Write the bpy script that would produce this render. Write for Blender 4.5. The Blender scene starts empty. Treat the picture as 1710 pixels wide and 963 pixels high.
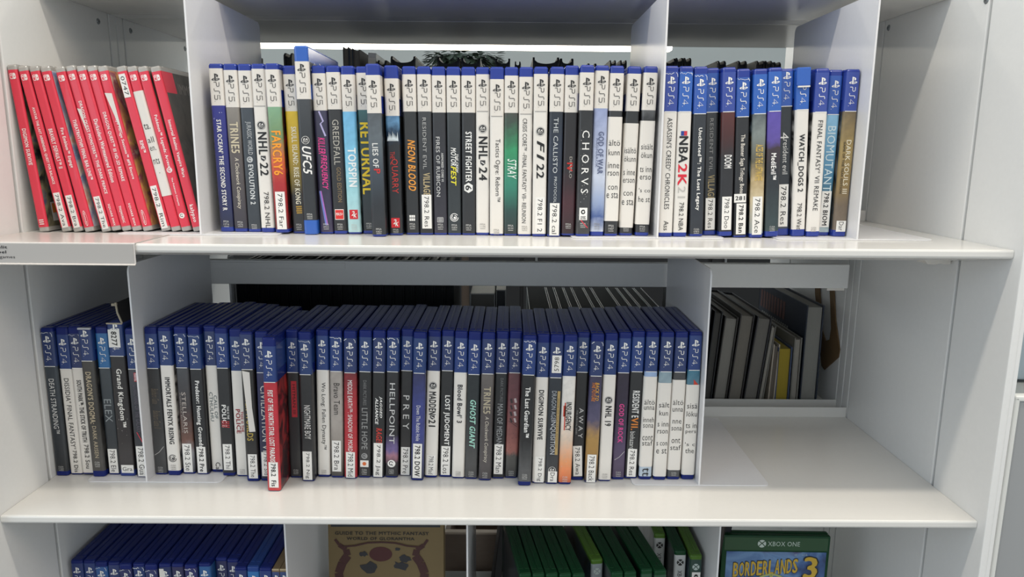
import bpy, bmesh, math, random
from mathutils import Vector, Matrix

random.seed(7)
SC = bpy.context.scene
COL = SC.collection

# ------------------------------------------------------------------ camera, world, lights, exposure
SC.view_settings.view_transform = 'Standard'
SC.view_settings.look = 'None'
SC.view_settings.gamma = 1.0
SC.view_settings.use_curve_mapping = False
SC.view_settings.exposure = 0.0

F_PX, PITCH, YAW, ROLL = 1219.33, 0.18615, 0.005165, 0.008226
cam_d = bpy.data.cameras.new('camera')
cam_d.sensor_width = 36.0
cam_d.lens = F_PX / 1710.0 * 36.0
cam_d.clip_start = 0.02
cam = bpy.data.objects.new('camera', cam_d)
COL.objects.link(cam)
fw = Vector((math.sin(YAW) * math.cos(PITCH), math.cos(YAW) * math.cos(PITCH), -math.sin(PITCH)))
rt = Vector((math.cos(YAW), -math.sin(YAW), 0.0))
up = rt.cross(fw)
r2 = rt * math.cos(ROLL) + up * math.sin(ROLL)
u2 = up * math.cos(ROLL) - rt * math.sin(ROLL)
cam.matrix_world = Matrix(((r2.x, u2.x, -fw.x, 0.01958), (r2.y, u2.y, -fw.y, -0.68284),
                           (r2.z, u2.z, -fw.z, 0.08843), (0, 0, 0, 1)))
SC.camera = cam

world = bpy.data.worlds.new('room_daylight')
SC.world = world
world.use_nodes = True
bg = world.node_tree.nodes['Background']
bg.inputs['Color'].default_value = (0.86, 0.95, 1.0, 1)
bg.inputs['Strength'].default_value = 0.82

def area(name, loc, size_x, size_y, power, color, aim):
    d = bpy.data.lights.new(name, 'AREA')
    d.shape = 'RECTANGLE'; d.size = size_x; d.size_y = size_y
    d.energy = power; d.color = color
    o = bpy.data.objects.new(name, d)
    COL.objects.link(o)
    o.location = loc
    o.rotation_euler = (Vector(aim) - Vector(loc)).to_track_quat('-Z', 'Y').to_euler()
    return o
area('ceiling_strip_light', (0.05, -0.34, 1.35), 4.6, 0.07, 31.0, (1.0, 0.91, 0.77), (0.05, -0.1, 0))
area('added_warm_fill', (0.7, -1.15, 1.35), 1.6, 0.6, 11.0, (1.0, 0.80, 0.60), (-0.1, 0.1, 0.0))  # added warm fill, placed to warm the left wall and brighten the spines
area('added_cool_fill', (-1.9, -1.6, 0.55), 1.2, 1.2, 8.5, (0.76, 0.87, 1.0), (0.1, 0.1, -0.05))  # added cool fill from front left, no actual window there
area('added_rear_fill', (0.05, 1.15, 1.35), 3.6, 0.10, 11.0, (1.0, 0.93, 0.82), (0.05, 0.8, 0))  # added rear fill to brighten the far shelves, not an actual lamp

# ------------------------------------------------------------------ helpers
def lin(h, k=1.0):
    h = h.lstrip('#')
    c = [int(h[i:i + 2], 16) / 255.0 for i in (0, 2, 4)]
    return tuple(min(1.0, k * (v / 12.92 if v <= 0.04045 else ((v + 0.055) / 1.055) ** 2.4)) for v in c) + (1.0,)

MATS = {}
def mat(hexc, rough=0.45, coat=0.0, metal=0.0, emit=0.0, name=None, spec=0.5):
    key = (hexc, rough, coat, metal, emit, spec)
    if key in MATS: return MATS[key]
    m = bpy.data.materials.new(name or 'plain_' + hexc.strip('#'))
    m.use_nodes = True
    b = m.node_tree.nodes['Principled BSDF']
    b.inputs['Base Color'].default_value = lin(hexc)
    b.inputs['Roughness'].default_value = rough
    b.inputs['Metallic'].default_value = metal
    b.inputs['Specular IOR Level'].default_value = spec
    b.inputs['Coat Weight'].default_value = coat
    b.inputs['Coat Roughness'].default_value = 0.12
    if emit:
        b.inputs['Emission Color'].default_value = lin(hexc)
        b.inputs['Emission Strength'].default_value = emit
    MATS[key] = m
    return m

def noisy(hexc, amount=0.06, scale=60.0, rough=0.4, bump=0.0, coat=0.0, name='paint', stretch=(1, 1, 1)):
    key = ('n', hexc, amount, scale, rough, bump, coat, stretch)
    if key in MATS: return MATS[key]
    m = bpy.data.materials.new(name); m.use_nodes = True
    nt = m.node_tree; b = nt.nodes['Principled BSDF']
    tc = nt.nodes.new('ShaderNodeTexCoord'); mp = nt.nodes.new('ShaderNodeMapping')
    mp.inputs['Scale'].default_value = stretch
    nz = nt.nodes.new('ShaderNodeTexNoise'); nz.inputs['Scale'].default_value = scale; nz.inputs['Detail'].default_value = 6
    nt.links.new(tc.outputs['Object'], mp.inputs['Vector']); nt.links.new(mp.outputs['Vector'], nz.inputs['Vector'])
    mx = nt.nodes.new('ShaderNodeMix'); mx.data_type = 'RGBA'
    c = lin(hexc)
    mx.inputs[6].default_value = tuple(v * (1 - amount) for v in c[:3]) + (1,)
    mx.inputs[7].default_value = tuple(min(1, v * (1 + amount)) for v in c[:3]) + (1,)
    nt.links.new(nz.outputs['Fac'], mx.inputs[0]); nt.links.new(mx.outputs[2], b.inputs['Base Color'])
    b.inputs['Roughness'].default_value = rough; b.inputs['Coat Weight'].default_value = coat
    if bump:
        bp = nt.nodes.new('ShaderNodeBump'); bp.inputs['Strength'].default_value = bump; bp.inputs['Distance'].default_value = 0.001
        nt.links.new(nz.outputs['Fac'], bp.inputs['Height']); nt.links.new(bp.outputs['Normal'], b.inputs['Normal'])
    MATS[key] = m
    return m

def art(stops, H, amount=0.22, scale=140.0):
    """printed paper: colours run down the sheet, broken by a fine printed mottling"""
    key = ('art', tuple(stops), H, amount, scale)
    if key in MATS: return MATS[key]
    m = bpy.data.materials.new('printed_paper'); m.use_nodes = True
    nt = m.node_tree; b = nt.nodes['Principled BSDF']
    tc = nt.nodes.new('ShaderNodeTexCoord'); sp = nt.nodes.new('ShaderNodeSeparateXYZ')
    nt.links.new(tc.outputs['Object'], sp.inputs[0])
    mr = nt.nodes.new('ShaderNodeMapRange')
    mr.inputs['From Min'].default_value = H; mr.inputs['From Max'].default_value = 0.0
    nt.links.new(sp.outputs['Z'], mr.inputs['Value'])
    rp = nt.nodes.new('ShaderNodeValToRGB'); el = rp.color_ramp.elements
    st = [(0.22 + 0.78 * t, c) for t, c in stops]
    el[0].position = st[0][0]; el[0].color = lin(st[0][1]); el[1].position = st[-1][0]; el[1].color = lin(st[-1][1])
    for t, c in st[1:-1]:
        e = el.new(t); e.color = lin(c)
    nz = nt.nodes.new('ShaderNodeTexNoise'); nz.inputs['Scale'].default_value = scale; nz.inputs['Detail'].default_value = 5
    nt.links.new(tc.outputs['Object'], nz.inputs['Vector'])
    flat = len(set(c for _, c in stops)) == 1
    a = 0.03 if flat else amount
    ad = nt.nodes.new('ShaderNodeMath'); ad.operation = 'MULTIPLY_ADD'
    ad.inputs[1].default_value = 0.0 if flat else 0.10; 
    nt.links.new(nz.outputs['Fac'], ad.inputs[0]); nt.links.new(mr.outputs[0], ad.inputs[2])
    sb = nt.nodes.new('ShaderNodeMath'); sb.operation = 'SUBTRACT'; sb.inputs[1].default_value = 0.0 if flat else 0.05
    nt.links.new(ad.outputs[0], sb.inputs[0]); nt.links.new(sb.outputs[0], rp.inputs['Fac'])
    mx = nt.nodes.new('ShaderNodeMix'); mx.data_type = 'RGBA'; mx.blend_type = 'MULTIPLY'
    mx.inputs[0].default_value = 1.0
    r2_ = nt.nodes.new('ShaderNodeMapRange')
    r2_.inputs['To Min'].default_value = 1 - a; r2_.inputs['To Max'].default_value = 1 + a
    nt.links.new(nz.outputs['Fac'], r2_.inputs['Value'])
    nt.links.new(rp.outputs['Color'], mx.inputs[6]); nt.links.new(r2_.outputs[0], mx.inputs[7])
    nt.links.new(mx.outputs[2], b.inputs['Base Color'])
    b.inputs['Roughness'].default_value = 0.38; b.inputs['Coat Weight'].default_value = 0.35; b.inputs['Coat Roughness'].default_value = 0.15
    MATS[key] = m
    return m

def blotch(cols, scale=18.0, rough=0.35, name='cover_print', coat=0.3):
    key = ('bl', tuple(cols), scale)
    if key in MATS: return MATS[key]
    m = bpy.data.materials.new(name); m.use_nodes = True
    nt = m.node_tree; b = nt.nodes['Principled BSDF']
    tc = nt.nodes.new('ShaderNodeTexCoord'); nz = nt.nodes.new('ShaderNodeTexNoise')
    nz.inputs['Scale'].default_value = scale; nz.inputs['Detail'].default_value = 4; nz.inputs['Distortion'].default_value = 1.2
    nt.links.new(tc.outputs['Object'], nz.inputs['Vector'])
    rp = nt.nodes.new('ShaderNodeValToRGB'); el = rp.color_ramp.elements
    n = len(cols); ps = [0.34 + 0.32 * i / max(1, n - 1) for i in range(n)]
    el[0].position = ps[0]; el[0].color = lin(cols[0]); el[1].position = ps[-1]; el[1].color = lin(cols[-1])
    for p, c in list(zip(ps, cols))[1:-1]:
        e = el.new(p); e.color = lin(c)
    nt.links.new(nz.outputs['Fac'], rp.inputs['Fac']); nt.links.new(rp.outputs['Color'], b.inputs['Base Color'])
    b.inputs['Roughness'].default_value = rough; b.inputs['Coat Weight'].default_value = coat
    MATS[key] = m
    return m

def box(bm, x0, x1, y0, y1, z0, z1, bev=0.0, mi=0, seg=2):
    r = bmesh.ops.create_cube(bm, size=1.0)
    vs = r['verts']
    bmesh.ops.scale(bm, vec=(x1 - x0, y1 - y0, z1 - z0), verts=vs)
    bmesh.ops.translate(bm, vec=((x0 + x1) / 2, (y0 + y1) / 2, (z0 + z1) / 2), verts=vs)
    fs = list({f for v in vs for f in v.link_faces})
    for f in fs: f.material_index = mi
    if bev > 0:
        es = list({e for v in vs for e in v.link_edges})
        r = bmesh.ops.bevel(bm, geom=es, offset=bev, segments=seg, profile=0.6, affect='EDGES')
        for f in r['faces']: f.material_index = mi
    return vs

def prism(bm, pts, a0, a1, axis='X', mi=0):
    """closed polygon pts swept along an axis; X: pts=(y,z)  Y: pts=(x,z)  Z: pts=(x,y)"""
    def P(p, a):
        return {'X': (a, p[0], p[1]), 'Y': (p[0], a, p[1]), 'Z': (p[0], p[1], a)}[axis]
    A = [bm.verts.new(P(p, a0)) for p in pts]; B = [bm.verts.new(P(p, a1)) for p in pts]
    n = len(pts); fs = []
    for i in range(n):
        fs.append(bm.faces.new((A[i], A[(i + 1) % n], B[(i + 1) % n], B[i])))
    fs.append(bm.faces.new(A[::-1])); fs.append(bm.faces.new(B))
    for f in fs: f.material_index = mi
    return fs

def poly(bm, pts, y, mi=0):
    f = bm.faces.new([bm.verts.new((p[0], y, p[1])) for p in pts]); f.material_index = mi
    return f

def ring(bm, cx, cz, ro, ri, y, a0=0.0, a1=2 * math.pi, n=24, mi=0, sx=1.0, spiral=0.0):
    pr = None
    for i in range(n + 1):
        t = i / n; a = a0 + (a1 - a0) * t
        k = 1 - spiral * t
        o = bm.verts.new((cx + sx * ro * k * math.cos(a), y, cz + ro * k * math.sin(a)))
        q = bm.verts.new((cx + sx * ri * k * math.cos(a), y, cz + ri * k * math.sin(a)))
        if pr:
            f = bm.faces.new((pr[0], o, q, pr[1])); f.material_index = mi
        pr = (o, q)

def disc(bm, cx, cz, r, y, n=24, mi=0, sx=1.0):
    return poly(bm, [(cx + sx * r * math.cos(2 * math.pi * i / n), cz + r * math.sin(2 * math.pi * i / n)) for i in range(n)], y, mi)

def stroke(bm, pts, w, y, mi=0):
    """flat ribbon of width w along a polyline in the xz plane"""
    n = len(pts); L = []; R = []
    for i in range(n):
        a = Vector(pts[max(0, i - 1)]); b = Vector(pts[min(n - 1, i + 1)])
        d = (b - a); d = d.normalized() if d.length > 0 else Vector((1, 0))
        nn = Vector((-d.y, d.x)) * w / 2
        p = Vector(pts[i]); L.append(p + nn); R.append(p - nn)
    for i in range(n - 1):
        y -= 0.00001
        f = bm.faces.new([bm.verts.new((q[0], y, q[1])) for q in (R[i], R[i + 1], L[i + 1], L[i])]); f.material_index = mi

def face_out(bm):
    """flat print faces the reader (-Y)"""
    bm.normal_update()
    for f in bm.faces:
        if f.normal.y > 0: f.normal_flip()

def link(name, bm, mats, parent=None, smooth=False, weld=False, bevel=0.0):
    if weld: bmesh.ops.remove_doubles(bm, verts=bm.verts, dist=1e-6)
    me = bpy.data.meshes.new(name)
    bm.to_mesh(me); bm.free()
    if not isinstance(mats, (list, tuple)): mats = [mats]
    for m in mats: me.materials.append(m)
    if smooth:
        for p in me.polygons: p.use_smooth = True
    o = bpy.data.objects.new(name, me)
    COL.objects.link(o)
    if parent: o.parent = parent
    return o

def thing(name, label, cat, loc=(0, 0, 0), rot=(0, 0, 0), group=None):
    o = bpy.data.objects.new(name, None)
    o.empty_display_size = 0.02
    COL.objects.link(o)
    o.location = loc; o.rotation_euler = rot
    tag(o, label, cat, group)
    return o

def tag(o, label, cat, group=None):
    n = len(label.split())
    if not 4 <= n <= 16: print('LABEL LENGTH', n, label)
    o['label'] = label; o['category'] = cat
    if group: o['group'] = group
    return o

def structure(o):
    o['kind'] = 'structure'
    return o

# ---- lettering: every string becomes a flat mesh fitted to a rectangle
TXT = {}
def raw_glyphs(s, b, i):
    cu = bpy.data.curves.new('lettering', 'FONT')
    cu.body = s; cu.resolution_u = 2; cu.offset = 0.0
    cu.shear = 0.25 if i else 0.0; cu.space_character = 1.12 if b else 1.04
    ob = bpy.data.objects.new('lettering', cu); COL.objects.link(ob)
    bpy.context.view_layer.update()
    me = bpy.data.meshes.new_from_object(ob.evaluated_get(bpy.context.evaluated_depsgraph_get()))
    bpy.data.objects.remove(ob); bpy.data.curves.remove(cu)
    vs = [(v.co.x, v.co.y, 0) for v in me.vertices]; fs = [tuple(p.vertices) for p in me.polygons]
    bpy.data.meshes.remove(me)
    if b:      # heavier strokes: the letter laid over itself a hair to each side
        n = len(vs); base, bf = vs, fs
        vs, fs = [], []
        for k, (dx, dy) in enumerate(((-0.030, -0.012), (0.030, 0.012), (0.0, 0.016), (0.0, -0.016))):
            vs += [(x + dx, y + dy, k) for x, y, _ in base]; fs += [tuple(q + k * n for q in g) for g in bf]
    return vs, fs
def glyphs(s, style=''):
    b, i = 'b' in style, 'i' in style
    key = (s, b, i)
    if key in TXT: return TXT[key]
    vs, fs, x = [], [], 0.0
    parts = s.split('\u00ae')
    for k, part in enumerate(parts):
        if part.strip():
            v, f = raw_glyphs(part.strip(), b, i)
            lead = 0.3 if (k and part.startswith(' ')) else 0.0
            m0 = min(p[0] for p in v); n0 = len(vs)
            vs += [(p[0] - m0 + x + lead, p[1], p[2]) for p in v]; fs += [tuple(q + n0 for q in g) for g in f]
            x = max(p[0] for p in vs) + 0.06
        if k < len(parts) - 1:
            v, f = raw_glyphs('\u00ae', False, False)
            m0 = min(p[0] for p in v); n1 = min(p[1] for p in v); n0 = len(vs)
            vs += [((p[0] - m0) * 0.42 + x, (p[1] - n1) * 0.42 + 0.42, 0) for p in v]; fs += [tuple(q + n0 for q in g) for g in f]
            x = max(p[0] for p in vs) + 0.06
    x0 = min(v[0] for v in vs); x1 = max(v[0] for v in vs); y0 = min(v[1] for v in vs); y1 = max(v[1] for v in vs)
    out = ([((v[0] - x0) / (x1 - x0), (v[1] - y0) / (y1 - y0), v[2]) for v in vs], fs, (x1 - x0) / (y1 - y0))
    TXT[key] = out
    return out

def put_text(bm, s, style, cx, cz, length, height, y, direction='down', mi=0, maxaspect=None):
    vs, fs, asp = glyphs(s, style)
    if maxaspect and length / height > asp * maxaspect: length = height * asp * maxaspect
    V = []
    for u, v, k in vs:
        a = (u - 0.5) * length; b = (v - 0.5) * height
        if direction == 'down': x, z = cx + b, cz - a
        elif direction == 'up': x, z = cx - b, cz + a
        else: x, z = cx + a, cz + b
        V.append(bm.verts.new((x, y - k * 0.00002, z)))
    for f in fs:
        if len(set(f)) > 2:
            try:
                q = bm.faces.new([V[i] for i in f]); q.material_index = mi
            except ValueError: pass

# ---- console marks
P_STEM = [(0.36, 0.0), (0.36, 0.84), (0.53, 0.80), (0.53, -0.03)]
P_BOWL = [(0.53, 0.80), (0.68, 0.75), (0.80, 0.66), (0.82, 0.52), (0.75, 0.42), (0.61, 0.42), (0.61, 0.63), (0.58, 0.67), (0.53, 0.68)]
WING_L = [(0.33, 0.315), (0.10, 0.225), (0.0, 0.14), (0.04, 0.06), (0.18, 0.02), (0.33, 0.055), (0.33, 0.13), (0.22, 0.10), (0.14, 0.125), (0.19, 0.165), (0.33, 0.225)]
WING_R = [(0.56, 0.155), (0.75, 0.225), (0.84, 0.20), (0.80, 0.155), (0.56, 0.07), (0.56, -0.02), (0.85, 0.085), (1.0, 0.18), (0.95, 0.26), (0.80, 0.30), (0.56, 0.235)]
def pad_logo(bm, cx, z0, w, y, mi=0):
    for pl in (P_STEM, P_BOWL, WING_L, WING_R):
        poly(bm, [(cx + (p[0] - 0.5) * w, z0 + p[1] * w) for p in pl], y, mi)

GL = {'P': [[(0.05, 1), (0.62, 1), (0.8, 0.9), (0.8, 0.6), (0.62, 0.5), (0.14, 0.5), (0.04, 0.42), (0.04, 0)]],
      'S': [[(0, 0), (0.36, 0), (0.48, 0.1), (0.48, 0.9), (0.6, 1), (0.95, 1)]],
      '4': [[(0.68, 0), (0.68, 1), (0.0, 0.3), (0.95, 0.3)]],
      '5': [[(0.85, 1), (0.08, 1), (0.08, 0.56), (0.66, 0.56), (0.82, 0.46), (0.82, 0.1), (0.66, 0), (0, 0)]]}
def wordmark(bm, s, cx, zt, zb, width, y, th, mi=0):
    n = len(s); step = (zt - zb) / (n - 0.1)
    for k, ch in enumerate(s):
        for pl in GL[ch]:
            stroke(bm, [(cx + (p[1] - 0.5) * width, zt - (k + p[0] * 0.86) * step) for p in pl], th, y, mi)
    disc(bm, cx - width / 2, zb - th * 1.2, th * 0.5, y, 6, mi)

def switch_logo(bm, cx, z0, w, y, red_mi, mi=0):
    def rr(x0, x1, z0_, z1, rl, rr_):
        pts = []
        for (px, pz, r, a) in ((x1, z1, rr_, 0), (x0, z1, rl, 90), (x0, z0_, rl, 180), (x1, z0_, rr_, 270)):
            ccx = px - r if px == x1 else px + r; ccz = pz - r if pz == z1 else pz + r
            for i in range(5):
                t = math.radians(a + 22.5 * i); pts.append((ccx + r * math.cos(t), ccz + r * math.sin(t)))
        return pts
    x0 = cx - w / 2
    poly(bm, rr(x0, cx - 0.04 * w, z0, z0 + w, 0.22 * w, 0.01 * w), y, mi)
    poly(bm, rr(x0 + 0.09 * w, cx - 0.12 * w, z0 + 0.09 * w, z0 + 0.91 * w, 0.14 * w, 0.01 * w), y - 0.00006, red_mi)
    disc(bm, x0 + 0.24 * w, z0 + 0.66 * w, 0.1 * w, y - 0.0001, 12, mi)
    poly(bm, rr(cx + 0.04 * w, cx + w / 2, z0, z0 + w, 0.01 * w, 0.22 * w), y, mi)
    disc(bm, cx + 0.27 * w, z0 + 0.42 * w, 0.1 * w, y - 0.00006, 12, red_mi)

def cross_logo(bm, cx, cz, r, y, mi=0, bgmi=1):
    disc(bm, cx, cz, r, y, 24, mi)
    for s in (-1, 1):
        stroke(bm, [(cx - s * r * 0.8, cz - r * 0.75), (cx - s * r * 0.1, cz + r * 0.05), (cx + s * r * 0.75, cz + r * 0.7)], r * 0.22, y - 0.00006, bgmi)

# ------------------------------------------------------------------ shared finishes
WHITE_METAL = noisy('#e2e2e1', 0.025, 220.0, 0.33, 0.02, name='white_powder_coat')
SHELF_WHITE = noisy('#dad9d6', 0.02, 180.0, 0.22, 0.01, name='white_shelf_lacquer')
DIVIDER = noisy('#dfdfe1', 0.03, 260.0, 0.30, 0.03, name='grey_white_divider_paint')
SLOT = mat('#55585b', 0.7)
BLUE_PLASTIC = mat('#20368f', 0.22, 0.2, name='blue_case_plastic')
BLUE_SHADED = mat('#15246a', 0.26, 0.0, spec=0.28, name='shaded_blue_case_plastic')  # same blue plastic, with the lower shelves' shade put into the colour
BRIGHT_BLUE = mat('#2a5cb4', 0.25, 0.4, name='bright_blue_case_plastic')
CLEAR_PLASTIC = mat('#a7a49f', 0.16, 0.6, name='cloudy_clear_plastic')
GREEN_PLASTIC = mat('#103f24', 0.28, 0.0, spec=0.25, name='green_case_plastic')
LIME_PLASTIC = mat('#4d7028', 0.28, 0.0, spec=0.3, name='lime_case_plastic')
BLACK_PLASTIC = mat('#17191c', 0.3, 0.3, name='black_case_plastic')
WHITE_PAPER = mat('#dedad4', 0.55, name='white_paper')
STICKER = mat('#e6e4e0', 0.35, 0.3, name='white_sticker')
INK = mat('#1b1b1d', 0.5, name='black_ink')
WHITE_INK = mat('#ecebe8', 0.5, name='white_ink')
RED_PAPER = mat('#e0364c', 0.35, 0.4, name='red_paper')

# ------------------------------------------------------------------ room
bm = bmesh.new(); box(bm, -4.5, 4.5, -3.5, 4.6, -1.30, -1.27)
structure(link('floor', bm, noisy('#8f8a84', 0.08, 6.0, 0.5, name='grey_floor')))
bm = bmesh.new(); box(bm, -4.5, 4.5, 4.5, 4.6, -1.27, 2.2)
structure(link('wall_back', bm, noisy('#b6bbb9', 0.03, 8.0, 0.7, name='blue_grey_wall')))

# ------------------------------------------------------------------ bookcase
XL, XR = -0.4914, 0.4979
YC = 0.3125
bookcase = thing('bookcase', 'white double-sided open bookcase holding all the game cases', 'bookcase', (0, 0, -1.27))
def local(o):
    o.location = (0, 0, 1.27)
    return o
for s, X in ((-1, XL), (1, XR)):
    bm = bmesh.new()
    a = lambda d: X + s * d
    def slab(d0, d1, y0, y1, bev, mi=0):
        box(bm, min(a(d0), a(d1)), max(a(d0), a(d1)), y0, y1, -1.27, 0.60, bev, mi)
    slab(0.0065, 0.0105, -0.009, 0.634, 0.0, 1)
    for (y0, y1) in ((-0.012, 0.0800), (0.0845, 0.2930), (0.2955, 0.3115), (0.3135, 0.3295), (0.3320, 0.5405), (0.5450, 0.637)):
        slab(0.0, 0.007, y0, y1, 0.0012)
    slab(0.0068, 0.0115, -0.0115, 0.08, 0.0010)
    slab(0.0068, 0.0115, 0.55, 0.636, 0.0010)
    side = local(link('side_panel', bm, [WHITE_METAL, SLOT], bookcase))
    spots = ((0.283, 0.245), (0.09, 0.241), (0.349, 0.243), (0.517, 0.242)) if s > 0 else ((0.270, 0.242), (0.349, 0.243), (0.517, 0.242))
    for y, z in spots:
        b2 = bmesh.new()
        bmesh.ops.create_cone(b2, cap_ends=True, segments=20, radius1=0.0038, radius2=0.0028, depth=0.0012,
                              matrix=Matrix.Translation((X - s * 0.0006, y, z)) @ Matrix.Rotation(-s * math.pi / 2, 4, 'Y'))
        box(b2, X - s * 0.0011 - 0.0002, X - s * 0.0011 + 0.0002, y - 0.0013, y + 0.0013, z - 0.0004, z + 0.0004, 0, 1)
        box(b2, X - s * 0.0011 - 0.0002, X - s * 0.0011 + 0.0002, y - 0.0004, y + 0.0004, z - 0.0013, z + 0.0013, 0, 1)
        link('screw', b2, [mat('#8b8f92', 0.35, 0, 0.8), SLOT], side)
PROFILE = [(0.2955, 0.0), (0.0016, 0.0), (0.0005, -0.0007), (0.0, -0.002), (0.0, -0.0062), (0.0008, -0.0078), (0.0026, -0.0088),
           (0.083, -0.0222), (0.2968, -0.0222), (0.2968, 0.0140), (0.2955, 0.0140)]
for z in (0.0, -0.277, -0.554, -0.831):
    for far in (False, True):
        bm = bmesh.new()
        pr = [((2 * YC - y) if far else y, zz + z) for y, zz in (PROFILE if not far else PROFILE)]
        if far: pr = pr[::-1]
        prism(bm, pr, XL + 0.0004, XR - 0.0004, 'X')
        bmesh.ops.recalc_face_normals(bm, faces=bm.faces)
        local(link('shelf', bm, SHELF_WHITE, bookcase))
    bm = bmesh.new(); box(bm, XL + 0.0004, XR - 0.0004, 0.2972, 0.3278, z - 0.0218, z - 0.012, 0.0006)
    local(link('centre_beam', bm, WHITE_METAL, bookcase))
for z in (0.0, -0.277):
    bm = bmesh.new()
    box(bm, XL + 0.012, 0.480, 0.2885, 0.3015, z - 0.0912, z - 0.0585, 0.0012)
    box(bm, XL + 0.03, -0.20, 0.2870, 0.2890, z - 0.0690, z - 0.0610, 0.0004)
    rail = local(link('back_rail', bm, WHITE_METAL, bookcase))
    b2 = bmesh.new(); box(b2, 0.452, 0.476, 0.2890, 0.2925, z - 0.0945, z - 0.0905, 0.0010)
    link('rail_clip', b2, WHITE_PAPER, rail)
bm = bmesh.new(); prism(bm, [(0.4655, -0.0215), (0.495, -0.0215), (0.495, -0.0275), (0.488, -0.0275), (0.484, -0.0262), (0.478, -0.0282), (0.470, -0.0275)], 0.092, 0.112, 'Y')
bmesh.ops.recalc_face_normals(bm, faces=bm.faces)
local(link('shelf_clip', bm, WHITE_PAPER, bookcase))

# the top board is shallower than the shelves below it
for y0, y1 in ((0.150, 0.2965), (0.3285, 0.540)):
    bm = bmesh.new(); box(bm, XL + 0.0004, XR - 0.0004, y0, y1, 0.2548, 0.277, 0.0015)
    local(link('top_board', bm, SHELF_WHITE, bookcase))
bm = bmesh.new(); box(bm, XL + 0.0004, XR - 0.0004, 0.2972, 0.3278, 0.2552, 0.268, 0.0006)
local(link('centre_beam', bm, WHITE_METAL, bookcase))

# ------------------------------------------------------------------ shelf dividers (tall plate on a flat foot)
def divider(X, zs, x0, x1, y0, y1, h, label, rear=None):
    t = thing('shelf_divider', label, 'divider', (X, y0, zs + 0.0002), (0, 0, 0), 'metal shelf dividers')
    bm = bmesh.new()
    r = 0.008; D = y1 - y0
    pts = [(0, 0.0012), (D, 0.0012)] + [(D - r + r * math.cos(a), h - r + r * math.sin(a)) for a in [math.pi / 2 * i / 5 for i in range(6)]] \
        + [(r - r * math.sin(a), h - r + r * math.cos(a)) for a in [math.pi / 2 * i / 5 for i in range(6)]]
    prism(bm, pts, -0.0009, 0.0009, 'X')
    bmesh.ops.recalc_face_normals(bm, faces=bm.faces)
    link('plate', bm, DIVIDER, t)
    bm = bmesh.new()
    a, b = x0 - X, x1 - X; rr = 0.006; f0 = 0.0
    fp = [(a + rr - rr * math.cos(q), rr - rr * math.sin(q) + f0) for q in [math.pi / 2 * i / 5 for i in range(6)]] \
       + [(b - rr + rr * math.sin(q), rr - rr * math.cos(q) + f0) for q in [math.pi / 2 * i / 5 for i in range(6)]] + [(b, D), (a, D)]
    prism(bm, fp, 0.0, 0.0012, 'Z')
    bmesh.ops.recalc_face_normals(bm, faces=bm.faces)
    link('foot', bm, DIVIDER, t)
    return t
DH = 0.2445
divider(-0.2985, 0.0, -0.3865, -0.2205, 0.070, 0.288, DH, 'tall white divider between red cases and white-topped cases, upper shelf')
divider(0.1737, 0.0, 0.0850, 0.2440, 0.070, 0.285, DH, 'tall white divider between white-topped and blue-topped cases, upper shelf')
divider(0.3812, 0.0, 0.2990, 0.4620, 0.070, 0.285, DH, 'tall white divider at right end of the upper shelf row')
divider(-0.3805, -0.277, -0.4480, -0.2980, 0.076, 0.285, DH, 'white divider near left of the middle shelf, after seven cases')
divider(0.2338, -0.277, 0.1600, 0.3130, 0.076, 0.285, DH, 'white divider at right end of the middle shelf row')
divider(-0.2284, -0.554, -0.2640, -0.1500, 0.070, 0.270, DH, 'white divider between blue cases and brown book, bottom shelf')
divider(-0.0245, -0.554, -0.0900, -0.0040, 0.070, 0.270, DH, 'thin white divider between brown book and green cases, bottom shelf')
divider(0.2590, -0.554, 0.2575, 0.2760, 0.070, 0.270, DH, 'white divider between green cases and front-facing case, bottom shelf')

# ------------------------------------------------------------------ game cases
ORD = ('first second third fourth fifth sixth seventh eighth ninth tenth eleventh twelfth thirteenth fourteenth fifteenth sixteenth '
       'seventeenth eighteenth nineteenth twentieth twenty-first twenty-second twenty-third twenty-fourth twenty-fifth twenty-sixth '
       'twenty-seventh twenty-eighth twenty-ninth thirtieth thirty-first thirty-second thirty-third thirty-fourth thirty-fifth thirty-sixth '
       'thirty-seventh thirty-eighth thirty-ninth fortieth forty-first forty-second forty-third forty-fourth forty-fifth forty-sixth forty-seventh').split()

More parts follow.
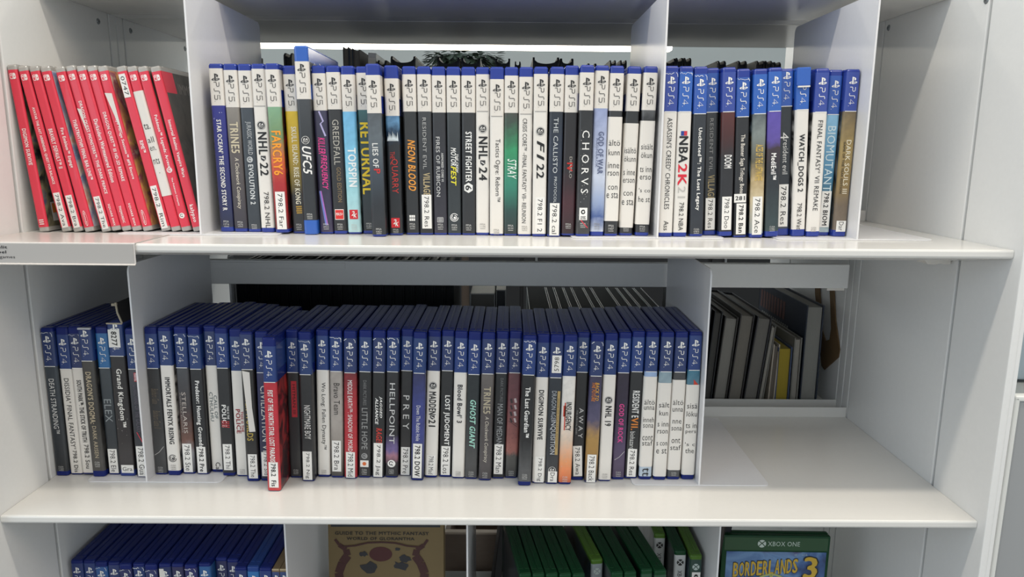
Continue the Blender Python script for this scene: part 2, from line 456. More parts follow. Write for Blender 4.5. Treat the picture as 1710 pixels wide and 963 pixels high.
def shell_mesh(bm, T, H, D, z0=0.0):
    """hinged plastic case: rounded spine block, two lids and the narrow seam between them"""
    r = min(0.0026, T * 0.22)
    pl = []
    for (cx, cy, a) in ((T - r, r, -90), (T - r, D - 0.0012, 0), (0.0012, D - 0.0012, 90), (r, r, 180)):
        rad = r if cy == r else 0.0012
        cx2 = cx if cy == r else (T - 0.0012 if cx > T / 2 else 0.0012)
        for i in range(5):
            q = math.radians(a + 22.5 * i); pl.append((cx2 + rad * math.cos(q), cy + rad * math.sin(q)))
    e = 0.0011
    def ringv(z, k):
        c = Vector((T / 2, D / 2)); out = []
        for x, y in pl:
            out.append(bm.verts.new((T / 2 + (x - T / 2) * (1 - 2 * k / T), D / 2 + (y - D / 2) * (1 - 2 * k / D), z)))
        return out
    rings = [ringv(z0, e), ringv(z0 + e * 0.35, e * 0.35), ringv(z0 + e, 0), ringv(H - e * 1.3, 0), ringv(H - e * 0.4, e * 0.35), ringv(H, e * 1.1)]
    n = len(pl)
    for A, B in zip(rings, rings[1:]):
        for i in range(n):
            bm.faces.new((A[i], A[(i + 1) % n], B[(i + 1) % n], B[i]))
    bm.faces.new(rings[0][::-1]); bm.faces.new(rings[-1])
    # raised lids on the top edge leave the seam showing, and a grip hollow behind the spine
    w = T * 0.36
    for x0 in (T * 0.07, T * 0.93 - w):
        box(bm, x0, x0 + w, 0.0105, D - 0.004, H - 0.0012, H + 0.0006, 0.0004, 0, 1)
    box(bm, T * 0.08, T * 0.92, 0.0014, 0.0085, H - 0.001, H + 0.0005, 0.0004, 0, 1)

SHELLS = {}
def shell(T, H, D, m, parent):
    key = (T, H, D)
    if key not in SHELLS:
        bm = bmesh.new(); shell_mesh(bm, T, H, D)
        bm.normal_update()
        o = link('case_shell', bm, m, parent)
        SHELLS[key] = o
    else:
        o = SHELLS[key].copy(); COL.objects.link(o); o.parent = parent
    if o.data.materials[0] != m:
        o.material_slots[0].link = 'OBJECT'; o.material_slots[0].material = m
    return o

def sheet(bm, T, D, z0, z1, off, back, mi_front=0, mi_side=0):
    """paper folded round the spine and both lids"""
    r = min(0.0026, T * 0.22) + off; pl = [(-off, back)]
    for i in range(6):
        q = math.pi + math.pi / 2 * i / 5; pl.append((r - off + r * math.cos(q), r - off + r * math.sin(q)))
    for i in range(6):
        q = 1.5 * math.pi + math.pi / 2 * i / 5; pl.append((T - r + off + r * math.cos(q), r - off + r * math.sin(q)))
    pl.append((T + off, back))
    A = [bm.verts.new((x, y, z0)) for x, y in pl]; B = [bm.verts.new((x, y, z1)) for x, y in pl]
    for i in range(len(pl) - 1):
        f = bm.faces.new((A[i], A[i + 1], B[i + 1], B[i]))
        f.material_index = mi_side if i in (0, len(pl) - 2) else mi_front

L1, L2, L3, L4, L5 = -0.00022, -0.00030, -0.00038, -0.00050, -0.00058

def marks_on(bmx, marks, T, H, root, sleeve, hb):
    w = T - 0.002; cx = T / 2
    Z = lambda t: H * (1 - t)
    def piece(name, mats, fn, parent=None):
        b = bmesh.new(); fn(b); face_out(b)
        return link(name, b, mats, parent or sleeve)
    for k, mk in enumerate(marks):
        kind = mk[0]
        t0 = mk[1] if len(mk) > 1 else 0; t1 = mk[2] if len(mk) > 2 else 0
        zc, hh = Z((t0 + t1) / 2), H * (t1 - t0)
        if kind in ('code', 'codek'):
            m = mat('#c9c9c7', 0.5) if kind == 'code' else mat('#8b8987', 0.5)
            def fn(b):
                a, d = mk[3].split('\n')
                put_text(b, a, '', cx, zc + hh * 0.24, w * 0.46, hh * 0.36, L3, 'flat')
                put_text(b, d, '', cx, zc - hh * 0.24, w * 0.46, hh * 0.36, L3, 'flat')
                poly(b, [(cx - w * 0.22, zc - hh * 0.68), (cx + w * 0.22, zc - hh * 0.68), (cx + w * 0.22, zc - hh * 0.60), (cx - w * 0.22, zc - hh * 0.60)], L3)
            piece('product_code', m, fn)
        elif kind == 'ea':
            def fn(b):
                disc(b, cx, zc, w * 0.36, L3, 28, 0); ring(b, cx, zc, w * 0.335, w * 0.305, L4, mi=1)
                put_text(b, 'EA', 'bi', cx, zc + w * 0.06, w * 0.40, w * 0.2, L4, 'flat', 1)
                put_text(b, 'SPORTS', 'b', cx, zc - w * 0.14, w * 0.42, w * 0.09, L4, 'flat', 1)
            piece('publisher_mark', [mat('#2a2a2c', 0.5), WHITE_INK], fn)
        elif kind == 'k2':
            def fn(b):
                poly(b, [(cx - w * 0.36, zc - hh / 2), (cx + w * 0.36, zc - hh / 2), (cx + w * 0.36, zc + hh / 2), (cx - w * 0.36, zc + hh / 2)], L3)
                put_text(b, '2', 'bi', cx - w * 0.06, zc + hh * 0.12, w * 0.3, hh * 0.5, L4, 'flat', 1)
                put_text(b, 'K', 'bi', cx + w * 0.12, zc - hh * 0.12, w * 0.3, hh * 0.45, L4, 'flat', 1)
            piece('publisher_mark', [mat('#d0242f', 0.4), WHITE_INK], fn)
        elif kind == 'patch':
            piece('publisher_mark', mat(mk[3], 0.5), lambda b: poly(b, [(cx - w * 0.04, Z(t1)), (cx + w * 0.28, Z(t1)), (cx + w * 0.28, Z(t0)), (cx - w * 0.04, Z(t0))], L2))
        elif kind == 'swirl':
            def fn(b):
                R = w * 0.36
                ring(b, cx, zc, R, R * 0.84, L3, 0.6, 6.3, 26)
                ring(b, cx, zc, R * 0.70, R * 0.52, L3, 2.2, 7.8, 22, spiral=0.15)
                disc(b, cx + R * 0.08, zc - R * 0.08, R * 0.28, L3, 16)
            piece('publisher_mark', mat(mk[3], 0.5), fn)
        elif kind == 'crest':
            def fn(b):
                poly(b, [(cx - w * 0.2, zc + hh * 0.5), (cx + w * 0.22, zc + hh * 0.5), (cx + w * 0.22, zc - hh * 0.1), (cx + w * 0.02, zc - hh * 0.5), (cx - w * 0.2, zc - hh * 0.1)], L3)
                stroke(b, [(cx - w * 0.12, zc + hh * 0.2), (cx + w * 0.14, zc - hh * 0.12)], w * 0.07, L4, 1)
            piece('publisher_mark', [mat('#3a3a3d', 0.5), WHITE_INK], fn)
        elif kind in ('disc', 'cdisc', 'rdisc', 'rdisc2'):
            c1, c2 = {'disc': (mk[3] if len(mk) > 3 else '#999999', '#2b2c30'), 'cdisc': ('#e9e7e4', '#26262a'), 'rdisc': ('#eadfdd', '#d2283f'), 'rdisc2': ('#efe9e4', '#3a3a3a')}[kind]
            def fn(b):
                R = min(w * 0.36, max(hh * 0.55, w * 0.2))
                disc(b, cx, zc, R, L3)
                ring(b, cx - R * 0.1, zc + R * 0.1, R * 0.55, R * 0.36, L4, 0.4, 5.2, 16, mi=1)
                stroke(b, [(cx, zc - R * 0.1), (cx + R * 0.3, zc - R * 0.55)], R * 0.2, L4, 1)
            piece('publisher_mark', [mat(c1, 0.5), mat(c2, 0.5)], fn)
        elif kind == 'block':
            ww, xo, hx = mk[3], mk[4], mk[5]
            def fn(b):
                for q in range(4):
                    za = zc + hh / 2 - q * hh / 4
                    stroke(b, [(cx + w * (xo - ww / 2) + w * 0.03 * (q % 2), za - hh * 0.1), (cx + w * (xo + ww / 2), za - hh * 0.08)], hh * 0.17, L3)
            piece('publisher_mark', mat(hx, 0.5), fn)
        elif kind == 'rate':
            def fn(b):
                poly(b, [(cx - w * 0.38, zc - hh / 2), (cx + w * 0.38, zc - hh / 2), (cx + w * 0.38, zc + hh / 2), (cx - w * 0.38, zc + hh / 2)], L3, 1)
                k_ = 0.345
                poly(b, [(cx - w * k_, zc - hh * 0.44), (cx + w * k_, zc - hh * 0.44), (cx + w * k_, zc + hh * 0.44), (cx - w * k_, zc + hh * 0.44)], L4, 0)
                if mk[4]: put_text(b, mk[4], 'b', cx, zc + hh * 0.04, w * 0.56, hh * 0.28, L5, 'flat', 1)
                else: ring(b, cx, zc, hh * 0.3, 0.0, L5, mi=2, n=6)
            piece('rating_mark', [mat(mk[3], 0.45), WHITE_INK, mat('#d06a35', 0.5)], fn)
        elif kind == 'tag':
            def fn(b):
                for sg in (-1, 1):
                    stroke(b, [(cx - w * 0.24, zc + sg * hh * 0.45), (cx + w * 0.24, zc + sg * hh * 0.45)], hh * 0.12, L3)
                    stroke(b, [(cx + sg * w * 0.24, zc - hh * 0.45), (cx + sg * w * 0.24, zc + hh * 0.45)], hh * 0.12, L3)
                    stroke(b, [(cx - w * 0.17, zc + sg * hh * 0.17), (cx + w * 0.17, zc + sg * hh * 0.17)], hh * 0.2, L3)
            piece('publisher_mark', mat(mk[3], 0.5), fn)
        elif kind == 'grid':
            def fn(b):
                for i in range(3):
                    for j in range(2):
                        x = cx + (i - 1) * w * 0.17; z = zc + (j - 0.5) * hh * 0.52
                        poly(b, [(x - w * 0.07, z - hh * 0.2), (x + w * 0.07, z - hh * 0.2), (x + w * 0.07, z + hh * 0.2), (x - w * 0.07, z + hh * 0.2)], L3)
            piece('publisher_mark', WHITE_INK, fn)
        elif kind == 'hex':
            def fn(b):
                R = hh * 0.5
                poly(b, [(cx + R * 0.95 * math.cos(math.pi / 6 + math.pi / 3 * i), zc + R * math.sin(math.pi / 6 + math.pi / 3 * i)) for i in range(6)], L3)
                put_text(b, '6', 'b', cx, zc, R * 1.0, R * 1.2, L4, 'down', 1)
            piece('publisher_mark', [mat(mk[3], 0.5), mat('#2b2c2e', 0.5)], fn)
        elif kind == 'silver':
            def fn(b):
                poly(b, [(cx - w * 0.34, zc - hh / 2), (cx + w * 0.34, zc - hh / 2), (cx + w * 0.34, zc + hh / 2), (cx - w * 0.34, zc + hh / 2)], L3)
                ring(b, cx, zc + hh * 0.16, w * 0.2, w * 0.1, L4, 0.8, 4.4, 14, 1); ring(b, cx, zc + hh * 0.16, w * 0.2, w * 0.1, L4, 4.2, 7.2, 14, 1, spiral=0.3)
                put_text(b, 'DEEP', 'b', cx, zc - hh * 0.24, w * 0.42, hh * 0.12, L4, 'flat', 1)
                put_text(b, 'SILVER', 'b', cx, zc - hh * 0.39, w * 0.46, hh * 0.12, L4, 'flat', 1)
            piece('publisher_mark', [WHITE_INK, INK], fn)
        elif kind == 'redline':
            piece('accent_line', mat('#d2394a', 0.5), lambda b: stroke(b, [(cx - w * 0.2, Z(t0)), (cx + w * 0.4, Z(t1))], w * 0.07, L3))
        elif kind in ('redmark', 'redmark2'):
            def fn(b):
                if kind == 'redmark':
                    stroke(b, [(cx - w * 0.25, Z(t0)), (cx - w * 0.25, Z(t1))], w * 0.1, L3)
                    stroke(b, [(cx - w * 0.3, Z(t0 + .02)), (cx - w * 0.3, Z((t0 + t1) / 2))], w * 0.22, L3)
                else:
                    poly(b, [(cx + w * 0.02, Z(t1)), (cx + w * 0.46, Z(t1)), (cx, Z(t0))], L3)
            piece('accent_mark', mat('#c2402f', 0.5), fn)
        elif kind == 'bars':
            def fn(b):
                for q in range(4):
                    z = zc + (q - 1.5) * hh * 0.28
                    stroke(b, [(cx - w * 0.36, z), (cx + w * 0.36, z - hh * 0.1)], hh * 0.15, L4)
            piece('accent_mark', mat('#b5313a', 0.5), fn)
        elif kind == 'stripe':
            def fn(b):
                stroke(b, [(cx - w * 0.36, Z(t0)), (cx + w * 0.02, Z(t1))], w * 0.16, L2)
                stroke(b, [(cx - w * 0.28, Z(t0)), (cx + w * 0.14, Z(t1))], w * 0.09, L2 - 0.00003, 1)
            piece('accent_stripe', [mat(mk[3], 0.5), mat('#b56ac0', 0.5)], fn)
        elif kind == 'zig':
            piece('accent_mark', mat(mk[3], 0.5), lambda b: stroke(b, [(cx - w * 0.1, Z(t0)), (cx + w * 0.22, Z(t0 * .6 + t1 * .4)), (cx - w * 0.02, Z((t0 + t1) / 2)), (cx + w * 0.36, Z(t1))], w * 0.14, L2))
        elif kind == 'trees':
            def fn(b):
                for q in range(9):
                    x = cx + (q - 4) * w * 0.1; h_ = hh * (0.5 + 0.5 * ((q * 5) % 7) / 7)
                    poly(b, [(x - w * 0.07, Z(t1)), (x + w * 0.07, Z(t1)), (x, Z(t1) + h_)], L3)
            piece('accent_mark', mat('#dbe6ee', 0.5), fn)
        elif kind in ('speck', 'spat', 'dot'):
            rnd = random.Random(hash(kind) % 7 + k + int(T * 1e5))
            c = {'speck': '#b9b7b4', 'spat': '#3a2a2d', 'dot': '#dfe3f2'}[kind]
            def fn(b):
                for q in range({'speck': 26, 'spat': 24, 'dot': 6}[kind]):
                    t = {'speck': rnd.uniform(0.3, 0.93), 'spat': rnd.uniform(0.62, 0.88), 'dot': rnd.uniform(0.27, 0.36)}[kind]
                    disc(b, cx + rnd.uniform(-0.42, 0.42) * w, Z(t), rnd.uniform(0.00012, 0.00042), L2, 6)
                if kind == 'spat':
                    stroke(b, [(cx - w * 0.4, Z(0.60)), (cx + w * 0.4, Z(0.64))], 0.0005, L2)
                    stroke(b, [(cx - w * 0.1, Z(0.60)), (cx + w * 0.42, Z(0.625))], 0.0004, L2)
            piece('print_specks', mat(c, 0.6), fn)
        elif kind == 'slash':
            piece('scratch', mat('#c9c7c6', 0.5), lambda b: stroke(b, [(cx - w * 0.42, Z(0.86)), (cx, Z(0.84)), (cx + w * 0.46, Z(0.80))], 0.00045, L4))
        elif kind == 'gold':
            def fn(b):
                poly(b, [(cx + w * 0.18, Z(t1)), (cx + w * 0.44, Z(t1)), (cx + w * 0.46, Z(t0)), (cx + w * 0.22, Z(t0))], L2)
                put_text(b, 'GAME OF THE YEAR EDITION', '', cx + w * 0.32, zc, hh * 0.78, w * 0.1, L3, 'down', 1)
            piece('gold_strip', [mat('#a98f5c', 0.5), mat('#5a4a30', 0.5)], fn)
        elif kind == 'panel':
            def fn(b):
                poly(b, [(cx - w * 0.2, Z(t1)), (cx + w * 0.3, Z(t1)), (cx + w * 0.3, Z(t0)), (cx - w * 0.2, Z(t0))], L2)
                put_text(b, mk[4], '', cx + w * 0.04, zc, hh * 0.82, w * 0.26, L3, 'down', 1)
            piece('title_panel', [mat(mk[3], 0.5), mat('#2a1416', 0.5)], fn)
        elif kind == 'box':
            def fn(b):
                for q in range(3):
                    stroke(b, [(cx - w * 0.3, zc + (q - 1) * hh * 0.4), (cx + w * 0.3, zc + (q - 1) * hh * 0.4)], hh * 0.2, L3)
            piece('publisher_mark', mat('#eadfdd', 0.5), fn)
        elif kind in ('oval', 'oval2'):
            def fn(b):
                n = 24; rx = w * 0.24; rz = hh / 2
                ring(b, cx, zc, rz, rz * 0.9, L3, sx=rx / rz)
                put_text(b, 'Nintendo', 'b', cx, zc, hh * 0.74, w * 0.2, L3, 'down')
            if kind == 'oval': piece('publisher_mark', mat('#f0e4e2', 0.5), fn)
        elif kind == 'flag2':
            def fn(b):
                poly(b, [(cx - w * 0.26, zc - hh / 2), (cx, zc - hh / 2), (cx, zc + hh / 2), (cx - w * 0.26, zc + hh / 2)], L3, 0)
                poly(b, [(cx, zc - hh / 2), (cx + w * 0.26, zc - hh / 2), (cx + w * 0.26, zc + hh / 2), (cx, zc + hh / 2)], L3, 1)
            piece('publisher_mark', [mat('#23408f', 0.5), mat('#c7323f', 0.5)], fn)
        elif kind == 'scrap':
            def fn(b):
                poly(b, [(cx - w * 0.46, Z(t0)), (cx + w * 0.2, Z(t0 + 0.01)), (cx + w * 0.26, Z(t0 * .4 + t1 * .6)), (cx + w * 0.46, Z(t1)), (cx - w * 0.1, Z(t1 + 0.004))]
                     if mk[0] == 'scrap' and hb else ([(cx - w * 0.5, Z(t0)), (cx - w * 0.02, Z(t0 + .01)), (cx - w * 0.06, Z(t1))] if t1 - t0 < 0.2 else [(cx - w * 0.5, Z(t0)), (cx + w * 0.40, Z(t0 + .01)), (cx + w * 0.34, Z(t1))]), L4)
            piece('paper_scrap', WHITE_PAPER, fn, root)
        elif kind == 'wrap':
            b = bmesh.new(); sheet(b, T, 0.13, Z(t1), Z(t0), 0.00042, 0.03)
            wr = link('notice_wrap', b, WHITE_PAPER, root)
            b = bmesh.new()
            for s_, t in mk[3]:
                n = len(s_); ww = w * (0.98 if n > 4 else 0.94 if n > 3 else 0.80 if n > 2 else 0.6)
                if s_ == '.': ww = w * 0.1
                hgt = 0.0042 if not any(c in s_ for c in 'lktöfhijb') else 0.0060
                if s_ == '.': hgt = 0.0009
                put_text(b, s_, '', cx, Z(t), ww, hgt, -0.00052, 'flat')
            face_out(b)
            link('notice_lettering', b, INK, wr)
        elif kind == 'tear':
            rnd = random.Random(k + int(hb * 9999))
            zt = Z(max(0.014, hb - 0.225))
            def fn(b):
                pts = [(0.0008 + (T - 0.0016) * q / 9, zt - rnd.uniform(0, 0.0022)) for q in range(10)]
                stroke(b, pts[:3 + rnd.randint(0, 7)], rnd.uniform(0.0003, 0.0007), L4)
                stroke(b, [(T * 0.8, zt - 0.0004), (T * 0.9, zt - 0.002), (T * 0.92, zt - rnd.uniform(0.003, 0.006))], 0.0005, L4)
            piece('film_tear', mat('#dfe1e6', 0.4), fn, root)
        elif kind == 'cap':
            b = bmesh.new()
            box(b, 0.0, T, -0.0016, 0.0125, H - 0.0170, H + 0.0014, 0.0014, 0, 3)
            box(b, 0.0008, T - 0.0008, -0.0026, -0.0004, H - 0.0186, H - 0.0170, 0.0004, 1)
            link('folded_cap', b, [BRIGHT_BLUE, WHITE_PAPER], root)
        elif kind == 'lip':
            b = bmesh.new(); box(b, 0.0002, T - 0.0002, -0.0007, 0.0022, H - 0.0012, H + 0.0008, 0.0003)
            link('worn_edge', b, mat('#b9bac0', 0.6), root)

def paper_case(loc, lean, kind, hb, look, stops, texts, stickers, marks, label, group, yaw=0.0, T=0.0142, H=0.1715, D=0.135, shellmat=None, cover=None):
    rowshaded = shellmat in (BLUE_SHADED,) or loc[2] < -0.1
    root = thing('game_case', label, 'game case', loc, (0, lean, yaw), group)
    blue = shellmat or BLUE_PLASTIC
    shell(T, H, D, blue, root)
    Z = lambda t: H * (1 - t)
    hl = 0.215 if kind == '5' else 0.228
    ht = max(0.012, hb - hl)
    bt = min(0.988, max(0.955, ht + 0.945))
    if H > 0.18: bt = 0.92; hl = 0.194; ht = hb - hl
    if look.startswith('red box'): bt = 0.995
    b = bmesh.new(); sheet(b, T, D, Z(bt), Z(hb), 0.00010, D - 0.008, 0, 1)
    cov = cover or blotch([stops[-1][1], '#1c1d21', stops[len(stops) // 2][1]], 22.0)
    sleeve = link('paper_sleeve', b, [art([tuple(s) for s in stops], H), cov], root)
    b = bmesh.new(); sheet(b, T, D, Z(hb), Z(ht), 0.00011, 0.0045)
    bandhex = '#dcd7d0' if kind == '5' else (['#20386f', '#1f3a78', '#243566', '#1f3a70'] if rowshaded else ['#2f58ac', '#2c5fb4', '#33489a', '#2a55a6'])[int(hb * 1000) % 4]  # lower rows: same band blues darkened, their shade put into the colour
    if 'bright blue header' in look: bandhex = '#2a68a0'
    band = link('platform_band', b, mat(bandhex, 0.35, 0.35, name='header_band'), root)
    sh = 0.115 if kind == '5' else 0.16
    b = bmesh.new()
    for x in (-0.00012, T + 0.00012):
        f = b.faces.new([b.verts.new((x, y, z)) for y, z in ((0.0045, Z(hb - (hl - sh))), (0.0045, Z(ht)), (D - 0.008, Z(ht)), (D - 0.008, Z(hb - (hl - sh))))])
    link('cover_band', b, mat('#232b3c' if H > 0.18 else bandhex, 0.35, 0.35 if H < 0.18 else 0.0), root)
    ink = mat('#2a2a2c', 0.5) if kind == '5' else WHITE_INK
    b = bmesh.new(); cx = T / 2; w = T - 0.002
    lt = hb - (0.190 if kind == '5' else 0.205)
    pad_logo(b, cx, Z(lt + 0.046), w * 0.70, L3)
    face_out(b); link('platform_logo', b, ink, band)
    b = bmesh.new()
    if kind == '5': wordmark(b, 'PS5', cx + 0.0004, Z(hb - 0.137), Z(hb - 0.028), w * 0.44, L3, 0.00060)
    else:
        wordmark(b, 'PS4', cx, Z(hb - 0.142), Z(hb - 0.036), w * 0.46, L3, 0.00062)
        stroke(b, [(0.0012, Z(hb)), (T - 0.0012, Z(hb))], 0.0007, L3)
    face_out(b); link('platform_wordmark', b, ink, band)
    if kind == '5' and stops[0][1] == '#dfdbd5':
        b = bmesh.new(); stroke(b, [(0.0012, Z(hb)), (T - 0.0012, Z(hb))], 0.0005, L3); face_out(b); link('band_rule', b, mat('#6a6a6c', 0.5), band)
    if texts:
        cols = []; b = bmesh.new()
        for s, t0, t1, wd, xo, hx, st in texts:
            if hx not in cols: cols.append(hx)
            crowded = any(o[0] != s and o[1] < t1 - 0.01 and o[2] > t0 + 0.01 for o in texts)
            put_text(b, s, st, cx + xo * w * (1.0 if crowded else 0.8), Z((t0 + t1) / 2), H * (t1 - t0), wd * w * (0.95 if crowded else 1.27), L3, 'down', cols.index(hx))
        face_out(b); link('title_lettering', b, [mat(c, 0.5) for c in cols], sleeve)
    add_stickers(stickers, T, H, root)
    marks_on(None, marks, T, H, root, sleeve, hb)
    return root

def add_stickers(stickers, T, H, root):
    w = T - 0.002; cx = T / 2
    Z = lambda t: H * (1 - t)
    for s, t0, t1, wd, xo, st in stickers:
        L = H * (t1 - t0); zc = Z((t0 + t1) / 2); x = cx + xo * w * 0.6
        if 'n' in st:
            b = bmesh.new(); put_text(b, s, '', x, zc, L * 0.96, w * wd, L4 - 0.0002, 'down'); face_out(b)
            link('call_number_lettering', b, INK, root); continue
        horiz = 'h' in st
        bw = w * (0.82 if not horiz else 0.9)
        if s == '281': bw = w * 1.02
        b = bmesh.new(); box(b, -bw / 2, bw / 2, -0.00014, 0.0001, -L / 2, L / 2, 0.0)
        sk = link('call_number_sticker', b, STICKER, root)
        sk.location = (x, -0.0004, zc)
        if 't' in st: sk.rotation_euler = (0, -0.06, 0)
        b = bmesh.new()
        if horiz: put_text(b, s, 'b' if s == '281' else '', 0, 0, bw * 0.8, L * 0.5, -0.00022, 'flat')
        else:
            big = len(s) <= 4
            put_text(b, s, 'b' if 'b' in st else '', 0, 0, L * (0.8 if big else 0.9), w * min(0.5, max(0.40, wd * 0.72)), -0.00022, 'up' if 'u' in st else 'down')
        face_out(b); link('sticker_lettering', b, INK, sk)

def base_z(X, rowz, feet):
    return 0.0002 + rowz + (0.0013 if any(a - 0.014 < X < b + 0.001 for a, b in feet) else 0.0)

def row(table, kind, zs, feet, where, group, shellmat=None, special=None):
    for i, (xb, xt, y, hb, look, stops, texts, stickers, marks) in enumerate(table):
        H = 0.1715; T = 0.0142; D = 0.135; sm = shellmat
        if look.startswith('tall case'): H = 0.190; sm = BRIGHT_BLUE
        if look.startswith('cardboard box'): T = 0.0172; D = 0.137; H = 0.177; sm = mat('#26397f', 0.6)
        if look.startswith('red box'): sm = BLUE_SHADED
        lean = math.asin(max(-0.3, min(0.3, (xt - xb) / H)))
        z = base_z(xb, zs, feet) + (T * math.sin(lean) if lean > 0 else 0.0)
        lk = look.replace('tall case, ', 'taller case, ')
        n = len(lk.split())
        label = ('game case, ' if n <= 7 else '') + lk + ', ' + ORD[i] + ' from left ' + where
        root = paper_case((xb, y, z), lean, kind, hb, look, stops, texts, stickers, marks, label, group, T=T, H=H, D=D, shellmat=sm)
        if look.startswith('tall case'):
            b = bmesh.new(); r = random.Random(4)
            pts = [(0.003, H - 0.006)]; x = 0.003
            while x < 0.085:
                x += r.uniform(0.003, 0.008); pts.append((x, H - 0.018 + r.uniform(-0.006, 0.006)))
            for j in range(len(pts) - 1):
                (a0, c0), (a1, c1) = pts[j], pts[j + 1]
                f = b.faces.new([b.verts.new((T + 0.0004, q[0], q[1])) for q in ((a0, c0 - .0005), (a1, c1 - .0005), (a1, c1 + .0005), (a0, c0 + .0005))])
            link('film_tear', b, mat('#e9e9e6', 0.4), root)
        if look.startswith('cardboard box'):
            b = bmesh.new()
            F = [(T - 0.0003, 0.001, H + 0.0003), (T - 0.0065, 0.005, H + 0.011), (T - 0.0105, 0.011, H + 0.0205), (T - 0.0110, 0.128, H + 0.0225), (T - 0.0003, 0.131, H + 0.0003)]
            A = [b.verts.new(p) for p in F]; B = [b.verts.new((p[0] - 0.0008, p[1], p[2] - 0.0003)) for p in F]
            b.faces.new(A); b.faces.new(B[::-1])
            for q in range(5): b.faces.new((A[q], B[q], B[(q + 1) % 5], A[(q + 1) % 5]))
            bmesh.ops.recalc_face_normals(b, faces=b.faces)
            fl = link('torn_flap', b, mat('#1e1c1d', 0.6), root)
            b = bmesh.new()
            for (xa, ya, za), (xc, yc, zc) in ((F[0], F[1]), (F[1], F[2])):
                M = [b.verts.new(p) for p in ((xa - .0012, ya - .0005, za), (xa + .0004, ya - .0005, za), (xc + .0004, yc - .0005, zc), (xc - .0014, yc - .0005, zc))]
                N = [b.verts.new((v.co.x, v.co.y + 0.0014, v.co.z)) for v in M]
                b.faces.new(M); b.faces.new(N[::-1])
                for q in range(4): b.faces.new((M[q], N[q], N[(q + 1) % 4], M[(q + 1) % 4]))
            box(b, T - 0.0160, T - 0.0095, 0.0105, 0.0125, H + 0.0165, H + 0.0195, 0.0006)
            box(b, 0.0, T, -0.0006, 0.0012, H - 0.0012, H + 0.0004, 0.0003)
            bmesh.ops.recalc_face_normals(b, faces=b.faces)
            link('torn_edge', b, mat('#a89f8c', 0.8), root)

